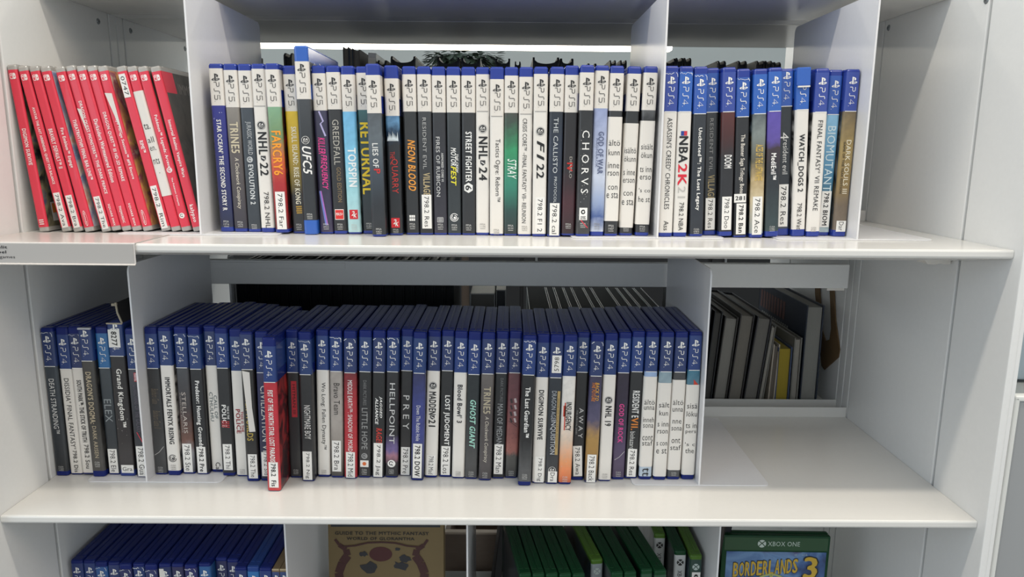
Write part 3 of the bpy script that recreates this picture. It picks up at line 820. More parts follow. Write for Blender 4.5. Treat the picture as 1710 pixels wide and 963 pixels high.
UPPER_WHITE = [
  (-0.287, -0.2887, 0.0924, 0.24, 'navy blue spine, white capitals', [(0, '#2a2c86'), (0.5, '#262a6c'), (1, '#20263c')], [('STAR OCEAN® THE SECOND STORY R', 0.322, 0.869, 0.32, 0, '#e9e7e4', 'b')], [], [('code', 0.927, 0.963, 'PPSA\n13716'), ('dot',)]),
  (-0.2722, -0.274, 0.0924, 0.249, 'greyish brown spine, beige lettering', [(0, '#8b867f'), (0.35, '#5a5351'), (1, '#2f2c38')], [('TRINE5', 0.335, 0.521, 0.55, 0.05, '#c9bea4', 'b'), ('A Clockwork Conspiracy', 0.547, 0.858, 0.34, 0.05, '#ddd5c4', 'i')], [], [('code', 0.932, 0.963, 'PPSA\n14276')]),
  (-0.2575, -0.2592, 0.0924, 0.251, 'slate grey spine, narrow pale lettering', [(0, '#3d444c'), (1, '#2f353c')], [('JURASSIC WORLD', 0.333, 0.529, 0.4, 0.05, '#b9bcbe', ''), ('EVOLUTION 2', 0.588, 0.83, 0.34, 0.05, '#cfd2d3', 'b')], [], [('disc', 0.542, 0.575, '#b9bcbe'), ('code', 0.95, 0.976, 'PPSA\n03266')]),
  (-0.2427, -0.2445, 0.0901, 0.242, 'white spine, bold black hockey lettering', [(0, '#dfdbd5'), (1, '#dfdbd5')], [('NHL', 0.394, 0.528, 0.6, 0.05, '#1d1d1f', 'b'), ('22', 0.576, 0.655, 0.55, 0.05, '#1d1d1f', 'b')], [('798.2 NHL', 0.748, 0.978, 0.42, 0.1, 'n')], [('ea', 0.313, 0.396), ('crest', 0.535, 0.568)]),
  (-0.2265, -0.2293, 0.086, 0.247, 'green and red spine, orange lettering', [(0, '#7fa98a'), (0.25, '#6f8a5f'), (0.45, '#c85a30'), (0.6, '#a82225'), (0.85, '#8a1518'), (1, '#4a1013')], [('FARCRY6', 0.387, 0.65, 0.62, 0.05, '#f09a28', 'b')], [('798.2 Far', 0.749, 0.978, 0.5, 0.05, '')], []),
  (-0.2103, -0.2137, 0.0935, 0.262, 'yellow spine fading to black', [(0, '#e3c02c'), (0.3, '#c9a72b'), (0.55, '#8d7a35'), (0.7, '#2f2c2a'), (1, '#2a2b30')], [('SKULL ISLAND: RISE OF KONG', 0.353, 0.819, 0.36, 0.1, '#ebe4cc', 'b')], [], [('block', 0.83, 0.881, 0.5, 0.1, '#b48f3a'), ('code', 0.938, 0.971, 'PPSA\n15537')]),
  (-0.1954, -0.198, 0.0826, 0.273, 'tall case, dark grey spine, white lettering', [(0, '#44474b'), (0.3, '#2f3236'), (1, '#222428')], [('UFC5', 0.52, 0.671, 0.6, 0.05, '#e9e7e4', 'bi')], [], [('ea', 0.452, 0.524), ('code', 0.881, 0.908, 'PPSA\n05545')]),
  (-0.1806, -0.1833, 0.0898, 0.257, 'dark purple spine, pink lettering', [(0, '#3d3a55'), (0.3, '#2f2b42'), (0.6, '#2b2740'), (1, '#3c3550')], [('KILLER', 0.416, 0.513, 0.46, 0.0, '#e0418f', 'bi'), ('FREQUENCY', 0.518, 0.727, 0.46, 0.1, '#e0418f', 'bi')], [], [('zig', 0.262, 0.408, '#b3add6'), ('stripe', 0.736, 0.945, '#6f7ec6'), ('code', 0.932, 0.965, 'PPSA\n09522')]),
  (-0.1659, -0.1685, 0.0898, 0.25, 'black spine, thin grey lettering, red rating box', [(0, '#2d2d2f'), (1, '#242427')], [('GREEDFALL', 0.31, 0.578, 0.42, 0.05, '#b5b1a8', ''), ('GOLD EDITION', 0.593, 0.803, 0.28, 0.15, '#8d7755', '')], [], [('rate', 0.847, 0.911, '#d5302e', 'MA15+'), ('code', 0.932, 0.965, 'PPSA\n02581')]),
  (-0.1511, -0.1538, 0.0909, 0.262, 'sky blue spine, white lettering', [(0, '#6fb4e0'), (0.4, '#7fc3e2'), (0.65, '#9fd3dc'), (1, '#b9d9da')], [('TOPSPIN', 0.476, 0.71, 0.55, 0.1, '#f2f4f4', 'b')], [], [('k2', 0.85, 0.907), ('code', 0.937, 0.967, 'PPSA\n05999')]),
  (-0.1361, -0.139, 0.0943, 0.25, 'dark teal spine, yellow lettering', [(0, '#3f6d70'), (0.2, '#2b4a50'), (0.5, '#26343b'), (1, '#22262b')], [('RETURNAL', 0.324, 0.756, 0.7, 0.05, '#e2c32c', 'b')], [], [('code', 0.929, 0.96, 'PPSA\n01284')]),
  (-0.1214, -0.1243, 0.0695, 0.276, 'smoky grey spine, white and red lettering, pulled forward', [(0, '#4a4f55'), (0.25, '#5b646b'), (0.5, '#3b4550'), (0.75, '#23272d'), (1, '#24262a')], [('LIES OF', 0.448, 0.59, 0.38, -0.02, '#d7d8d6', 'b'), ('P', 0.597, 0.626, 0.42, 0.08, '#c2312e', 'b')], [], [('code', 0.947, 0.978, 'PPSA\n10621')]),
  (-0.106, -0.108, 0.0826, 0.287, 'black spine with blue top, red lettering', [(0, '#1d3f63'), (0.13, '#5f8fb8'), (0.2, '#1f3a56'), (0.3, '#1d2127'), (1, '#1a1b1e')], [('THE', 0.496, 0.539, 0.3, -0.1, '#c2342f', ''), ('QUARRY', 0.539, 0.745, 0.5, 0.05, '#c2342f', '')], [], [('k2', 0.894, 0.953), ('trees', 0.371, 0.434), ('code', 0.959, 0.981, 'PPSA\n06225')]),
  (-0.0892, -0.0907, 0.0886, 0.259, 'black spine, orange lettering', [(0, '#2b2d2f'), (1, '#232426')], [('NEON BLOOD', 0.425, 0.731, 0.5, 0.1, '#e89b3c', 'bi')], [], [('grid', 0.877, 0.915), ('code', 0.925, 0.958, 'PPSA\n07785')]),
  (-0.0745, -0.0754, 0.0883, 0.258, 'charcoal spine, gold block lettering at foot', [(0, '#3a3c3f'), (0.6, '#2a2b2e'), (1, '#222326')], [('RESIDENT EVIL', 0.294, 0.598, 0.24, -0.03, '#a9a9a8', ''), ('VILLAGE', 0.621, 0.759, 0.46, 0.12, '#b3a27c', 'b')], [('798.2 Res', 0.753, 0.96, 0.5, 0.1, '')], []),
  (-0.0598, -0.0606, 0.0894, 0.263, 'black spine, two lines of pale lettering', [(0, '#2c2d31'), (0.6, '#28272f'), (1, '#312d38')], [('ARMORED CORE VI', 0.501, 0.673, 0.2, 0.25, '#c9c9c9', 'b'), ('FIRES OF RUBICON', 0.406, 0.764, 0.34, -0.12, '#c9c9c9', '')], [], [('tag', 0.891, 0.922, '#b9b9bb'), ('code', 0.927, 0.96, 'PPSA\n06273')]),
  (-0.045, -0.0454, 0.0894, 0.262, 'dark grey spine, white and yellow slanted lettering', [(0, '#3b4043'), (0.4, '#2b2f33'), (1, '#2b3235')], [('THE CREW', 0.507, 0.62, 0.2, 0.28, '#e6e6e4', 'bi'), ('MOTOR', 0.469, 0.577, 0.48, -0.03, '#e6e6e4', 'bi'), ('FEST', 0.58, 0.698, 0.48, -0.03, '#e3d936', 'bi')], [], [('swirl', 0.857, 0.925, '#e3e3e3'), ('code', 0.93, 0.963, 'PPSA\n02839')]),
  (-0.03, -0.0301, 0.0894, 0.262, 'black spine, bold white lettering', [(0, '#2b2c2e'), (1, '#232427')], [('STREET FIGHTER', 0.374, 0.673, 0.42, 0.03, '#e9e9e7', 'b')], [], [('hex', 0.678, 0.741, '#e3e3e1'), ('code', 0.93, 0.963, 'PPSA\n10615')]),
  (-0.0151, -0.0153, 0.0901, 0.254, 'white spine, black lettering, round crest', [(0, '#dfdbd5'), (1, '#dfdbd5')], [('NHL', 0.402, 0.537, 0.6, 0.05, '#1d1d1f', 'b'), ('24', 0.584, 0.665, 0.55, 0.05, '#1d1d1f', 'b')], [], [('ea', 0.319, 0.392), ('crest', 0.543, 0.576), ('codek', 0.925, 0.955, 'PPSA\n11194')]),
  (-0.0004, -0.0006, 0.0868, 0.283, 'white spine, thin black title lettering', [(0, '#dfdbd5'), (1, '#dfdbd5')], [('Tactics Ogre: Reborn™', 0.416, 0.792, 0.42, 0.05, '#1d1d1f', '')], [], [('codek', 0.957, 0.987, 'PPSA\n03940')]),
  (0.0145, 0.0142, 0.0868, 0.262, 'green glowing spine, small white scrawl', [(0, '#4a4442'), (0.12, '#3a4a40'), (0.35, '#2f8a5e'), (0.6, '#2f7f6a'), (0.8, '#234440'), (1, '#25282b')], [('STRAY', 0.534, 0.653, 0.6, 0.1, '#e6eee9', 'i')], [], [('code', 0.929, 0.962, 'PPSA\n02101')]),
  (0.0292, 0.0292, 0.0853, 0.269, 'white spine, long black capitals title', [(0, '#dfdbd5'), (1, '#dfdbd5')], [('CRISIS CORE™ –FINAL FANTASY® VII– REUNION', 0.295, 0.92, 0.3, -0.08, '#1d1d1f', '')], [], [('codek', 0.935, 0.962, 'PPSA\n07810')]),
  (0.0444, 0.044, 0.0819, 0.254, 'white spine, heavy slanted black lettering', [(0, '#dfdbd5'), (1, '#dfdbd5')], [('F1', 0.424, 0.541, 0.5, 0.05, '#1d1d1f', 'bi'), ('22', 0.561, 0.648, 0.5, 0.05, '#1d1d1f', 'b')], [('798.2 F1 2', 0.76, 0.981, 0.5, 0.08, '')], [('ea', 0.337, 0.402)]),
  (0.0597, 0.0605, 0.0808, 0.255, 'navy black spine, widely spaced thin lettering', [(0, '#23282f'), (0.3, '#242d3f'), (1, '#232935')], [('THE CALLISTO', 0.289, 0.615, 0.3, -0.02, '#c2c6c9', ''), ('PROTOCOL', 0.637, 0.793, 0.18, 0.05, '#c2c6c9', '')], [('798.2 cal', 0.795, 0.992, 0.55, 0.05, '')], []),
  (0.0748, 0.0754, 0.0815, 0.266, 'maroon black spine, small red numeral', [(0, '#211f21'), (0.5, '#241d20'), (0.75, '#452028'), (1, '#2b1c20')], [('DIABLO', 0.525, 0.652, 0.22, 0.08, '#b9b3ac', ''), ('IV', 0.56, 0.612, 0.5, 0.0, '#c2281f', 'b')], [], [('code', 0.923, 0.951, 'PPSA\n08595')]),
  (0.0895, 0.0901, 0.0751, 0.255, 'black speckled spine, wide white capitals', [(0, '#222325'), (0.5, '#2f3032'), (1, '#3a3a3c')], [('C H O R V S', 0.371, 0.74, 0.48, 0.05, '#ecebe8', '')], [], [('silver', 0.827, 0.901), ('redline', 0.901, 0.948), ('code', 0.916, 0.942, 'PPSA\n03053'), ('speck',)]),
  (0.1045, 0.1054, 0.0785, 0.242, 'pale frosty blue spine, grey lettering', [(0, '#8e9ac2'), (0.3, '#aab3cf'), (0.55, '#c3cbdd'), (0.75, '#8b9cc0'), (0.85, '#41588f'), (1, '#cfd6e3')], [('GOD OF WAR', 0.376, 0.625, 0.5, 0.1, '#5b6382', 'b'), ('RAGNAROK', 0.416, 0.587, 0.2, -0.22, '#626a88', '')], [], [('codek', 0.918, 0.951, 'PPSA\n08330')]),
  (0.1194, 0.1207, 0.0796, 0.255, 'black spine wrapped in white notice', [(0, '#303133'), (1, '#28292c')], [], [], [('wrap', 0.29, 0.908, [('ältö', 0.441), ('kunn', 0.497), ('inne', 0.573), ('rson', 0.623), ('con', 0.707), ('e sta', 0.752)]), ('code', 0.928, 0.964, 'PPSA\n01827')]),
  (0.1358, 0.139, 0.0838, 0.255, 'black spine wrapped in white notice', [(0, '#28292b'), (1, '#28292c')], [], [], [('wrap', 0.326, 0.95, [('isältö', 0.485), ('ökunn', 0.535), ('s inne', 0.615), ('erson', 0.666), ('con', 0.744), ('e sta', 0.795)]), ('code', 0.952, 0.97, 'PPSA\n07625')]),
  (0.1527, 0.1555, 0.0826, 0.249, 'grey black spine wrapped in white notice', [(0, '#6a6c6e'), (0.1, '#303133'), (1, '#28292c')], [], [], [('wrap', 0.311, 0.929, [('sisält', 0.462), ('ökun', 0.512), ('ts inn', 0.596), ('erso', 0.646), ("'s co", 0.722), ('he st', 0.776)]), ('code', 0.935, 0.965, 'PPSA\n01412')]),
]
UPPER_BLUE = [
  (0.1764, 0.1752, 0.077, 0.258, 'white spine, long black capitals', [(0, '#dfdbd5'), (1, '#dfdbd5')], [("ASSASSIN'S CREED® CHRONICLES", 0.293, 0.833, 0.34, 0.0, '#1d1d1f', '')], [('Ass', 0.902, 0.962, 0.4, 0.0, 'n')], [('tear',)]),
  (0.1918, 0.1901, 0.0785, 0.257, 'white spine, black and red lettering', [(0, '#dfdbd5'), (1, '#dfdbd5')], [('NBA', 0.399, 0.557, 0.6, 0.0, '#1d1d1f', 'b'), ('2K', 0.561, 0.691, 0.6, 0.0, '#d3283c', 'b'), ('21', 0.696, 0.764, 0.5, 0.0, '#b9b6b2', '')], [('798.2 NBA', 0.788, 0.966, 0.4, 0.05, 'n')], [('flag2', 0.369, 0.396), ('tear',)]),
  (0.2096, 0.2056, 0.0811, 0.268, 'dark navy spine, bold white lettering', [(0, '#2c3036'), (1, '#262a32')], [('Uncharted™: The Lost Legacy', 0.349, 0.841, 0.32, 0.05, '#eceae6', 'b')], [], [('code', 0.948, 0.977, 'CUSA\n07875'), ('tear',)]),
  (0.227, 0.2205, 0.0931, 0.255, 'charcoal spine, thin lettering above gold letters', [(0, '#313234'), (1, '#222326')], [('RESIDENT EVIL', 0.291, 0.606, 0.24, -0.02, '#8f8f8e', ''), ('VILLAGE', 0.63, 0.779, 0.46, 0.05, '#9b8b66', 'b')], [('798.2 Res', 0.77, 0.965, 0.5, 0.0, '')], []),
  (0.2417, 0.2353, 0.0849, 0.254, 'dark red and black spine, white box lettering', [(0, '#5a2a28'), (0.2, '#46201f'), (0.4, '#262427'), (1, '#24252a')], [('DOOM', 0.508, 0.587, 0.5, 0.05, '#eeecea', 'b')], [('798.2 Doo', 0.758, 0.961, 0.55, 0.05, '')], []),
  (0.2573, 0.2501, 0.0856, 0.275, 'black spine, two white stickers', [(0, '#242427'), (1, '#222225')], [('The Banner Saga Trilogy: Bonus', 0.379, 0.739, 0.36, 0.0, '#d5cfc6', 'b')], [('281', 0.733, 0.785, 0.95, -0.15, 'h'), ('798.2 Ban', 0.791, 0.98, 0.55, 0.05, 'b')], [('tear',)]),
  (0.274, 0.267, 0.0838, 0.257, 'grey to sandy spine, gold lettering', [(0, '#4a5157'), (0.2, '#7b8482'), (0.4, '#5a5748'), (0.55, '#b09a70'), (0.7, '#c6b797'), (1, '#7f8f99')], [('ACES OF THE LUFTWAFFE', 0.437, 0.652, 0.5, 0.05, '#d3b25a', 'b')], [('798.2 Ace', 0.748, 0.981, 0.6, 0.0, '')], []),
  (0.2902, 0.2817, 0.0834, 0.249, 'violet to black spine, white lettering', [(0, '#5748a5'), (0.25, '#5a4a9b'), (0.32, '#3a2c33'), (0.5, '#24252b'), (1, '#2f4143')], [('MediEvil™', 0.495, 0.654, 0.36, 0.0, '#f0eeec', 'b')], [], [('code', 0.932, 0.961, 'CUSA\n12982')]),
  (0.3054, 0.2973, 0.0943, 0.216, 'charcoal spine, pale lettering, sleeve slid up', [(0, '#2b2f33'), (0.6, '#2a2e33'), (1, '#3f4658')], [('4', 0.371, 0.411, 0.55, -0.1, '#d9d9d7', ''), ('resident evil', 0.414, 0.621, 0.36, 0.05, '#d9d9d7', '')], [('798.2 Res', 0.683, 0.944, 0.65, -0.05, '')], []),
  (0.3202, 0.312, 0.0886, 0.237, 'white spine, blue cap folded over its top', [(0, '#dfdbd5'), (1, '#dfdbd5')], [('WATCH_DOGS 2', 0.381, 0.727, 0.42, 0.0, '#1d1d1f', 'b')], [('798.2 Wat', 0.792, 0.961, 0.4, 0.0, 'n')], [('cap',)]),
  (0.3355, 0.3318, 0.0879, 0.25, 'white spine, black capitals, set apart', [(0, '#dfdbd5'), (1, '#dfdbd5')], [('FINAL FANTASY® VII REMAKE', 0.299, 0.841, 0.34, 0.05, '#1d1d1f', '')], [], [('codek', 0.938, 0.965, 'CUSA\n07187')]),
  (0.3502, 0.3502, 0.0984, 0.26, 'pale blue spine, faint wide lettering', [(0, '#8fc0e0'), (0.3, '#6ba2c6'), (0.5, '#4d84a6'), (0.7, '#3c6a80'), (1, '#b5c5c8')], [('BIOMUTANT', 0.329, 0.725, 0.55, 0.0, '#cfe1e8', '')], [('798.2 BIOM', 0.722, 0.946, 0.6, 0.05, 'b')], []),
  (0.365, 0.3649, 0.0916, 0.242, 'brown and gold spine, cream lettering', [(0, '#6d5f4a'), (0.3, '#9a8450'), (0.6, '#8a7347'), (0.75, '#6d5f4f'), (1, '#6f6358')], [('DARK SOULS III', 0.412, 0.735, 0.42, 0.1, '#e6dfc9', ''), ('GAME OF THE YEAR EDITION', 0.422, 0.734, 0.2, -0.25, '#4a3f2c', 'b')], [('Dar', 0.902, 0.969, 0.5, 0.1, '')], []),
]
MIDDLE = [
  (-0.4907, -0.4905, 0.0916, 0.25, 'dark slate spine, white capitals', [(0, '#3a424b'), (0.4, '#2f363d'), (1, '#23262a')], [('DEATH STRANDING™', 0.333, 0.705, 0.38, 0.0, '#dcdcda', '')], [], [('code', 0.928, 0.957, 'CUSA\n11260'), ('tear',)]),
  (-0.476, -0.4758, 0.0947, 0.273, 'white spine, black capitals, call number in line', [(0, '#dfdbd5'), (1, '#dfdbd5')], [('DISSIDIA® FINAL FANTASY®', 0.335, 0.821, 0.36, 0.0, '#1d1d1f', '')], [('798.2 Dis', 0.825, 0.983, 0.36, 0.1, 'n')], []),
  (-0.4612, -0.461, 0.0927, 0.27, 'white spine, bold condensed black capitals', [(0, '#dfdbd5'), (1, '#dfdbd5')], [('SOUTH PARK™: THE STICK OF TRUTH', 0.35, 0.772, 0.34, 0.0, '#1d1d1f', 'b')], [('798.2 Sou', 0.786, 0.959, 0.4, 0.1, 'n')], [('tear',)]),
  (-0.4465, -0.4463, 0.0868, 0.212, 'brown black spine, worn light top edge', [(0, '#43413f'), (0.5, '#343230'), (1, '#4a4846')], [("DRAGON'S DOGMA:", 0.284, 0.633, 0.4, 0.0, '#b9ac93', 'b'), ('DARK ARISEN', 0.648, 0.866, 0.28, 0.05, '#b9ac93', '')], [], [('code', 0.89, 0.923, 'CUSA\n07240'), ('lip',)]),
  (-0.4317, -0.4315, 0.0924, 0.267, 'bright blue header over slate spine', [(0, '#3f464c'), (0.5, '#33393f'), (1, '#22262b')], [('ELEX', 0.477, 0.632, 0.5, 0.0, '#8f9598', '')], [('798.2 Ele', 0.818, 0.986, 0.65, 0.0, '')], []),
  (-0.4169, -0.4158, 0.089, 0.208, 'cardboard box, torn top, black spine', [(0, '#262324'), (0.5, '#2c2829'), (1, '#2b2628')], [('Grand Kingdom™', 0.289, 0.67, 0.4, 0.0, '#e3e1dc', 'b')], [('Gra', 0.923, 0.976, 0.62, 0.1, 'h'), ('8277', 0.039, 0.152, 0.42, -0.12, 'b')], [('speck',)]),
  (-0.3967, -0.3959, 0.0864, 0.263, 'dark grey spine, faint red lettering', [(0, '#484a50'), (0.4, '#36383f'), (1, '#2a2c33')], [('GUARDIANS OF THE GALAXY', 0.366, 0.688, 0.3, 0.0, '#5a5560', 'b'), ('MARVEL', 0.291, 0.342, 0.2, 0.15, '#e3dcdc', 'b')], [('798.2 Gua', 0.783, 0.992, 0.7, 0.0, '')], [('patch', 0.286, 0.346, '#b8303a'), ('redline', 0.688, 0.78)]),
  (-0.3795, -0.3784, 0.0931, 0.269, 'near black spine, two faint bronze titles', [(0, '#2b2b2c'), (1, '#3d3e40')], [('Baldurs Gate', 0.405, 0.508, 0.5, 0.05, '#6b6052', 'i'), ('Baldurs Gate II', 0.554, 0.678, 0.5, 0.05, '#6b6052', 'i')], [], [('code', 0.94, 0.976, 'CUSA\n16052'), ('slash',)]),
  (-0.3642, -0.3628, 0.0915, 0.248, 'white spine, bold serif capitals, swirl emblem', [(0, '#dfdbd5'), (1, '#dfdbd5')], [('IMMORTALS FENYX RISING', 0.325, 0.78, 0.36, 0.05, '#1d1d1f', 'b')], [], [('swirl', 0.843, 0.915, '#26262a'), ('codek', 0.921, 0.952, 'CUSA\n16045')]),
  (-0.349, -0.3474, 0.0954, 0.268, 'dark brown spine, wide thin lettering', [(0, '#4a4d52'), (0.4, '#3f3a3c'), (0.7, '#6a4a40'), (0.8, '#8a8a90'), (1, '#3a3c42')], [('STELLARIS', 0.432, 0.714, 0.38, 0.0, '#bfb5ae', ''), ('CONSOLE EDITION', 0.437, 0.706, 0.12, -0.3, '#a59b94', '')], [('798.2 Ste', 0.786, 0.985, 0.65, -0.02, '')], [('tear',)]),
  (-0.333, -0.3319, 0.0945, 0.275, 'black spine, white mixed-case lettering', [(0, '#27282b'), (1, '#202124')], [('Predator: Hunting Grounds', 0.353, 0.809, 0.4, 0.0, '#ecebe8', 'b')], [('798.2 Pre', 0.805, 0.988, 0.6, 0.0, 'b')], [('tear',)]),
  (-0.3182, -0.3172, 0.1006, 0.262, 'white spine, dark teal two-line lettering', [(0, '#dfdbd5'), (1, '#dfdbd5')], [('CALL OF', 0.463, 0.623, 0.3, 0.2, '#2d4a4e', ''), ('CTHULHU', 0.441, 0.64, 0.32, -0.18, '#2d4a4e', '')], [('Cal', 0.927, 0.988, 0.42, 0.1, 'n')], []),
  (-0.3024, -0.3008, 0.0913, 0.261, 'black spine, white lettering with red bars', [(0, '#2c2d2f'), (1, '#242527')], [('THIS IS THE', 0.516, 0.605, 0.2, 0.28, '#dedddb', 'b'), ('POLICE', 0.508, 0.662, 0.42, -0.08, '#ecebe8', 'b')], [('798.2 Thi', 0.777, 0.958, 0.6, 0.05, '')], [('bars', 0.616, 0.659)]),
  (-0.287, -0.2856, 0.0926, 0.275, 'white spine, dark red lettering', [(0, '#dfdbd5'), (1, '#dfdbd5')], [('THIS IS THE', 0.547, 0.688, 0.24, 0.24, '#a92a33', 'b'), ('POLICE', 0.532, 0.699, 0.42, -0.12, '#8f2430', 'b')], [], [('codek', 0.944, 0.975, 'CUSA\n06419')]),
  (-0.2711, -0.2697, 0.0803, 0.242, 'black spine, gold lettering, loose white scrap', [(0, '#2a2927'), (1, '#232325')], [('OUTER WORLDS', 0.367, 0.719, 0.45, -0.05, '#b09a4c', 'b')], [('798.2 The', 0.811, 0.977, 0.6, 0.1, '')], [('scrap', 0.25, 0.655)]),
  (-0.2558, -0.2535, 0.0812, 0.264, 'indigo spine, large thin white capitals', [(0, '#33355c'), (0.5, '#292b4d'), (1, '#22243a')], [('CIVILIZATION VI', 0.351, 0.794, 0.46, 0.05, '#d9d6cf', '')], [('798.2 Sid', 0.798, 0.964, 0.5, 0.0, '')], []),
  (-0.2404, -0.2377, 0.0568, 0.281, 'red box standing proud, white lettering', [(0, '#b32a35'), (0.4, '#c32f3d'), (0.75, '#b02a36'), (1, '#c03a3c')], [('FIST OF THE NORTH STAR: LOST PARADISE', 0.331, 0.814, 0.36, 0.0, '#eceae6', 'b')], [('798.2  Fis', 0.804, 0.974, 0.6, 0.05, 'b')], []),
  (-0.2257, -0.223, 0.0898, 0.277, 'black spine, red title panel', [(0, '#29292b'), (1, '#2c2c2f')], [], [], [('panel', 0.334, 0.578, '#b32b36', 'HITMAN III'), ('code', 0.937, 0.966, 'CUSA\n24185')]),
  (-0.2097, -0.2069, 0.0811, 0.275, 'black spine, thin condensed white capitals', [(0, '#2c2c2e'), (0.6, '#262628'), (1, '#2b2b2d')], [('NIGHTMARE BOY', 0.479, 0.707, 0.44, 0.1, '#e3e1de', '')], [('798.2 Nig', 0.792, 0.988, 0.55, -0.05, '')], [('tear',)]),
  (-0.1949, -0.1906, 0.092, 0.265, 'white spine, black mixed-case lettering', [(0, '#dfdbd5'), (1, '#dfdbd5')], [('Wo Long: Fallen Dynasty™', 0.347, 0.804, 0.38, 0.05, '#1d1d1f', '')], [], [('codek', 0.945, 0.973, 'CUSA\n35005')]),
  (-0.1795, -0.1753, 0.0904, 0.269, 'taupe grey spine, dark lettering', [(0, '#a29a94'), (0.5, '#a8a19b'), (0.75, '#8a837c'), (1, '#3a3836')], [('Bravo Team', 0.348, 0.561, 0.42, 0.05, '#33302f', '')], [('798.2 Bra', 0.739, 0.954, 0.65, -0.05, '')], [('tear',)]),
  (-0.1639, -0.1593, 0.0881, 0.274, 'deep red spine, white capitals', [(0, '#5a2328'), (0.3, '#a52b34'), (0.7, '#b32e38'), (1, '#a82b34')], [('MIDDLE EARTH™: SHADOW OF MORDOR', 0.324, 0.847, 0.34, 0.0, '#ecebe9', '')], [('798.2 Mid', 0.812, 0.991, 0.8, 0.0, '')], [('tear',)]),
  (-0.149, -0.1431, 0.0909, 0.271, 'black spine, grey serif capitals, orange mark', [(0, '#242527'), (1, '#2a2a2c')], [('DARK PICTURES', 0.329, 0.497, 0.24, 0.0, '#7c7c7c', ''), ('LITTLE HOPE', 0.516, 0.799, 0.42, 0.0, '#9c9c9b', '')], [], [('disc', 0.828, 0.865, '#8f8f8f'), ('rate', 0.877, 0.923, '#e3e0da', ''), ('code', 0.934, 0.969, 'CUSA\n17065')]),
  (-0.1337, -0.1279, 0.0911, 0.274, 'black spine, white slanted lettering, red word', [(0, '#222325'), (1, '#222325')], [('JAGGED', 0.436, 0.583, 0.3, 0.2, '#ecebe8', 'bi'), ('ALLIANCE', 0.448, 0.629, 0.3, -0.15, '#ecebe8', 'bi'), ('RAGE!', 0.652, 0.756, 0.42, 0.1, '#c2382f', 'bi')], [('798.2 Jag', 0.756, 0.992, 0.62, 0.0, '')], [('tear',)]),
  (-0.1185, -0.1127, 0.0913, 0.271, 'black to violet spine, thin spaced capitals', [(0, '#28282b'), (0.6, '#27262b'), (0.75, '#6a5a8f'), (0.8, '#9a6a7c'), (0.88, '#2d2c31'), (1, '#2a2a2d')], [('HELLPOINT', 0.347, 0.761, 0.38, 0.0, '#c9c9c9', '')], [], [('cdisc', 0.871, 0.928), ('code', 0.937, 0.966, 'CUSA\n17809'), ('tear',)]),
  (-0.1037, -0.0978, 0.0969, 0.273, 'black spine, four widely spaced capitals', [(0, '#2a2a2c'), (1, '#242426')], [('P R E Y', 0.44, 0.673, 0.44, 0.0, '#d0cfcd', '')], [('798.2 Pre', 0.797, 0.993, 0.65, 0.0, '')], []),
  (-0.0887, -0.0826, 0.0845, 0.267, 'indigo spine, small pale lettering', [(0, '#2b2d4e'), (0.3, '#38407c'), (0.6, '#3a4284'), (1, '#2a2d42')], [('Down The Rabbit Hole', 0.483, 0.724, 0.28, 0.0, '#d9d9de', '')], [('798.2 DOW', 0.743, 0.981, 0.75, 0.0, 'b')], []),
  (-0.074, -0.0678, 0.0919, 0.266, 'pale grey white spine, heavy black lettering', [(0, '#dfdbd5'), (1, '#dfdbd5')], [('MADDEN', 0.404, 0.561, 0.5, 0.0, '#1d1d1f', 'b'), ('21', 0.594, 0.643, 0.5, 0.0, '#1d1d1f', 'b')], [('798.2 Mad', 0.839, 0.98, 0.6, 0.0, 's')], [('ea', 0.332, 0.395), ('crest', 0.565, 0.594)]),
  (-0.0577, -0.0528, 0.0939, 0.266, 'black spine, tall condensed white capitals', [(0, '#262729'), (1, '#242527')], [('LOST JUDGMENT', 0.432, 0.774, 0.46, 0.0, '#ecebe8', 'b')], [('798.2 Los', 0.781, 0.983, 0.7, 0.0, '')], []),
  (-0.0429, -0.0381, 0.0905, 0.273, 'white spine, short bold dark title', [(0, '#dfdbd5'), (1, '#dfdbd5')], [('Blood Bowl® 3', 0.353, 0.613, 0.38, 0.0, '#2b2c33', 'b')], [], [('codek', 0.947, 0.975, 'CUSA\n34003')]),
  (-0.0282, -0.0231, 0.0889, 0.281, 'dark grey spine, mint green lettering', [(0, '#23282c'), (0.4, '#2a3033'), (1, '#48484a')], [('GHOST GIANT', 0.452, 0.783, 0.42, 0.0, '#a5d9c9', 'bi')], [], [('code', 0.942, 0.974, 'CUSA\n15209')]),
  (-0.0125, -0.0081, 0.0855, 0.27, 'greyish brown spine, beige lettering', [(0, '#6a6562'), (0.4, '#4f4a4a'), (1, '#454144')], [('TRINE5', 0.356, 0.538, 0.5, 0.0, '#b0a690', 'b'), ('A Clockwork Conspiracy', 0.556, 0.874, 0.34, 0.0, '#cfc8bb', 'i')], [], [('code', 0.938, 0.973, 'CUSA\n41225')]),
  (0.0023, 0.0067, 0.0904, 0.274, 'black spine, two-part dim serif title', [(0, '#202225'), (1, '#242528')], [('DARK PICTURES', 0.307, 0.47, 0.2, 0.1, '#6f7072', ''), ('MAN OF MEDAN', 0.48, 0.758, 0.4, 0.0, '#9a9c9e', '')], [('798.2 Man', 0.758, 0.965, 0.75, 0.0, '')], []),
  (0.0171, 0.0214, 0.092, 0.274, 'brownish red spine, ink spatter', [(0, '#5d3a3f'), (0.3, '#6e4248'), (0.6, '#8a5552'), (0.75, '#9c5f58'), (0.8, '#4a4a48'), (1, '#3c3d3e')], [], [], [('block', 0.444, 0.623, 0.2, 0.16, '#c3b3b5'), ('block', 0.447, 0.623, 0.18, -0.2, '#3a2f33'), ('spat',), ('code', 0.944, 0.974, 'CUSA\n16564')]),
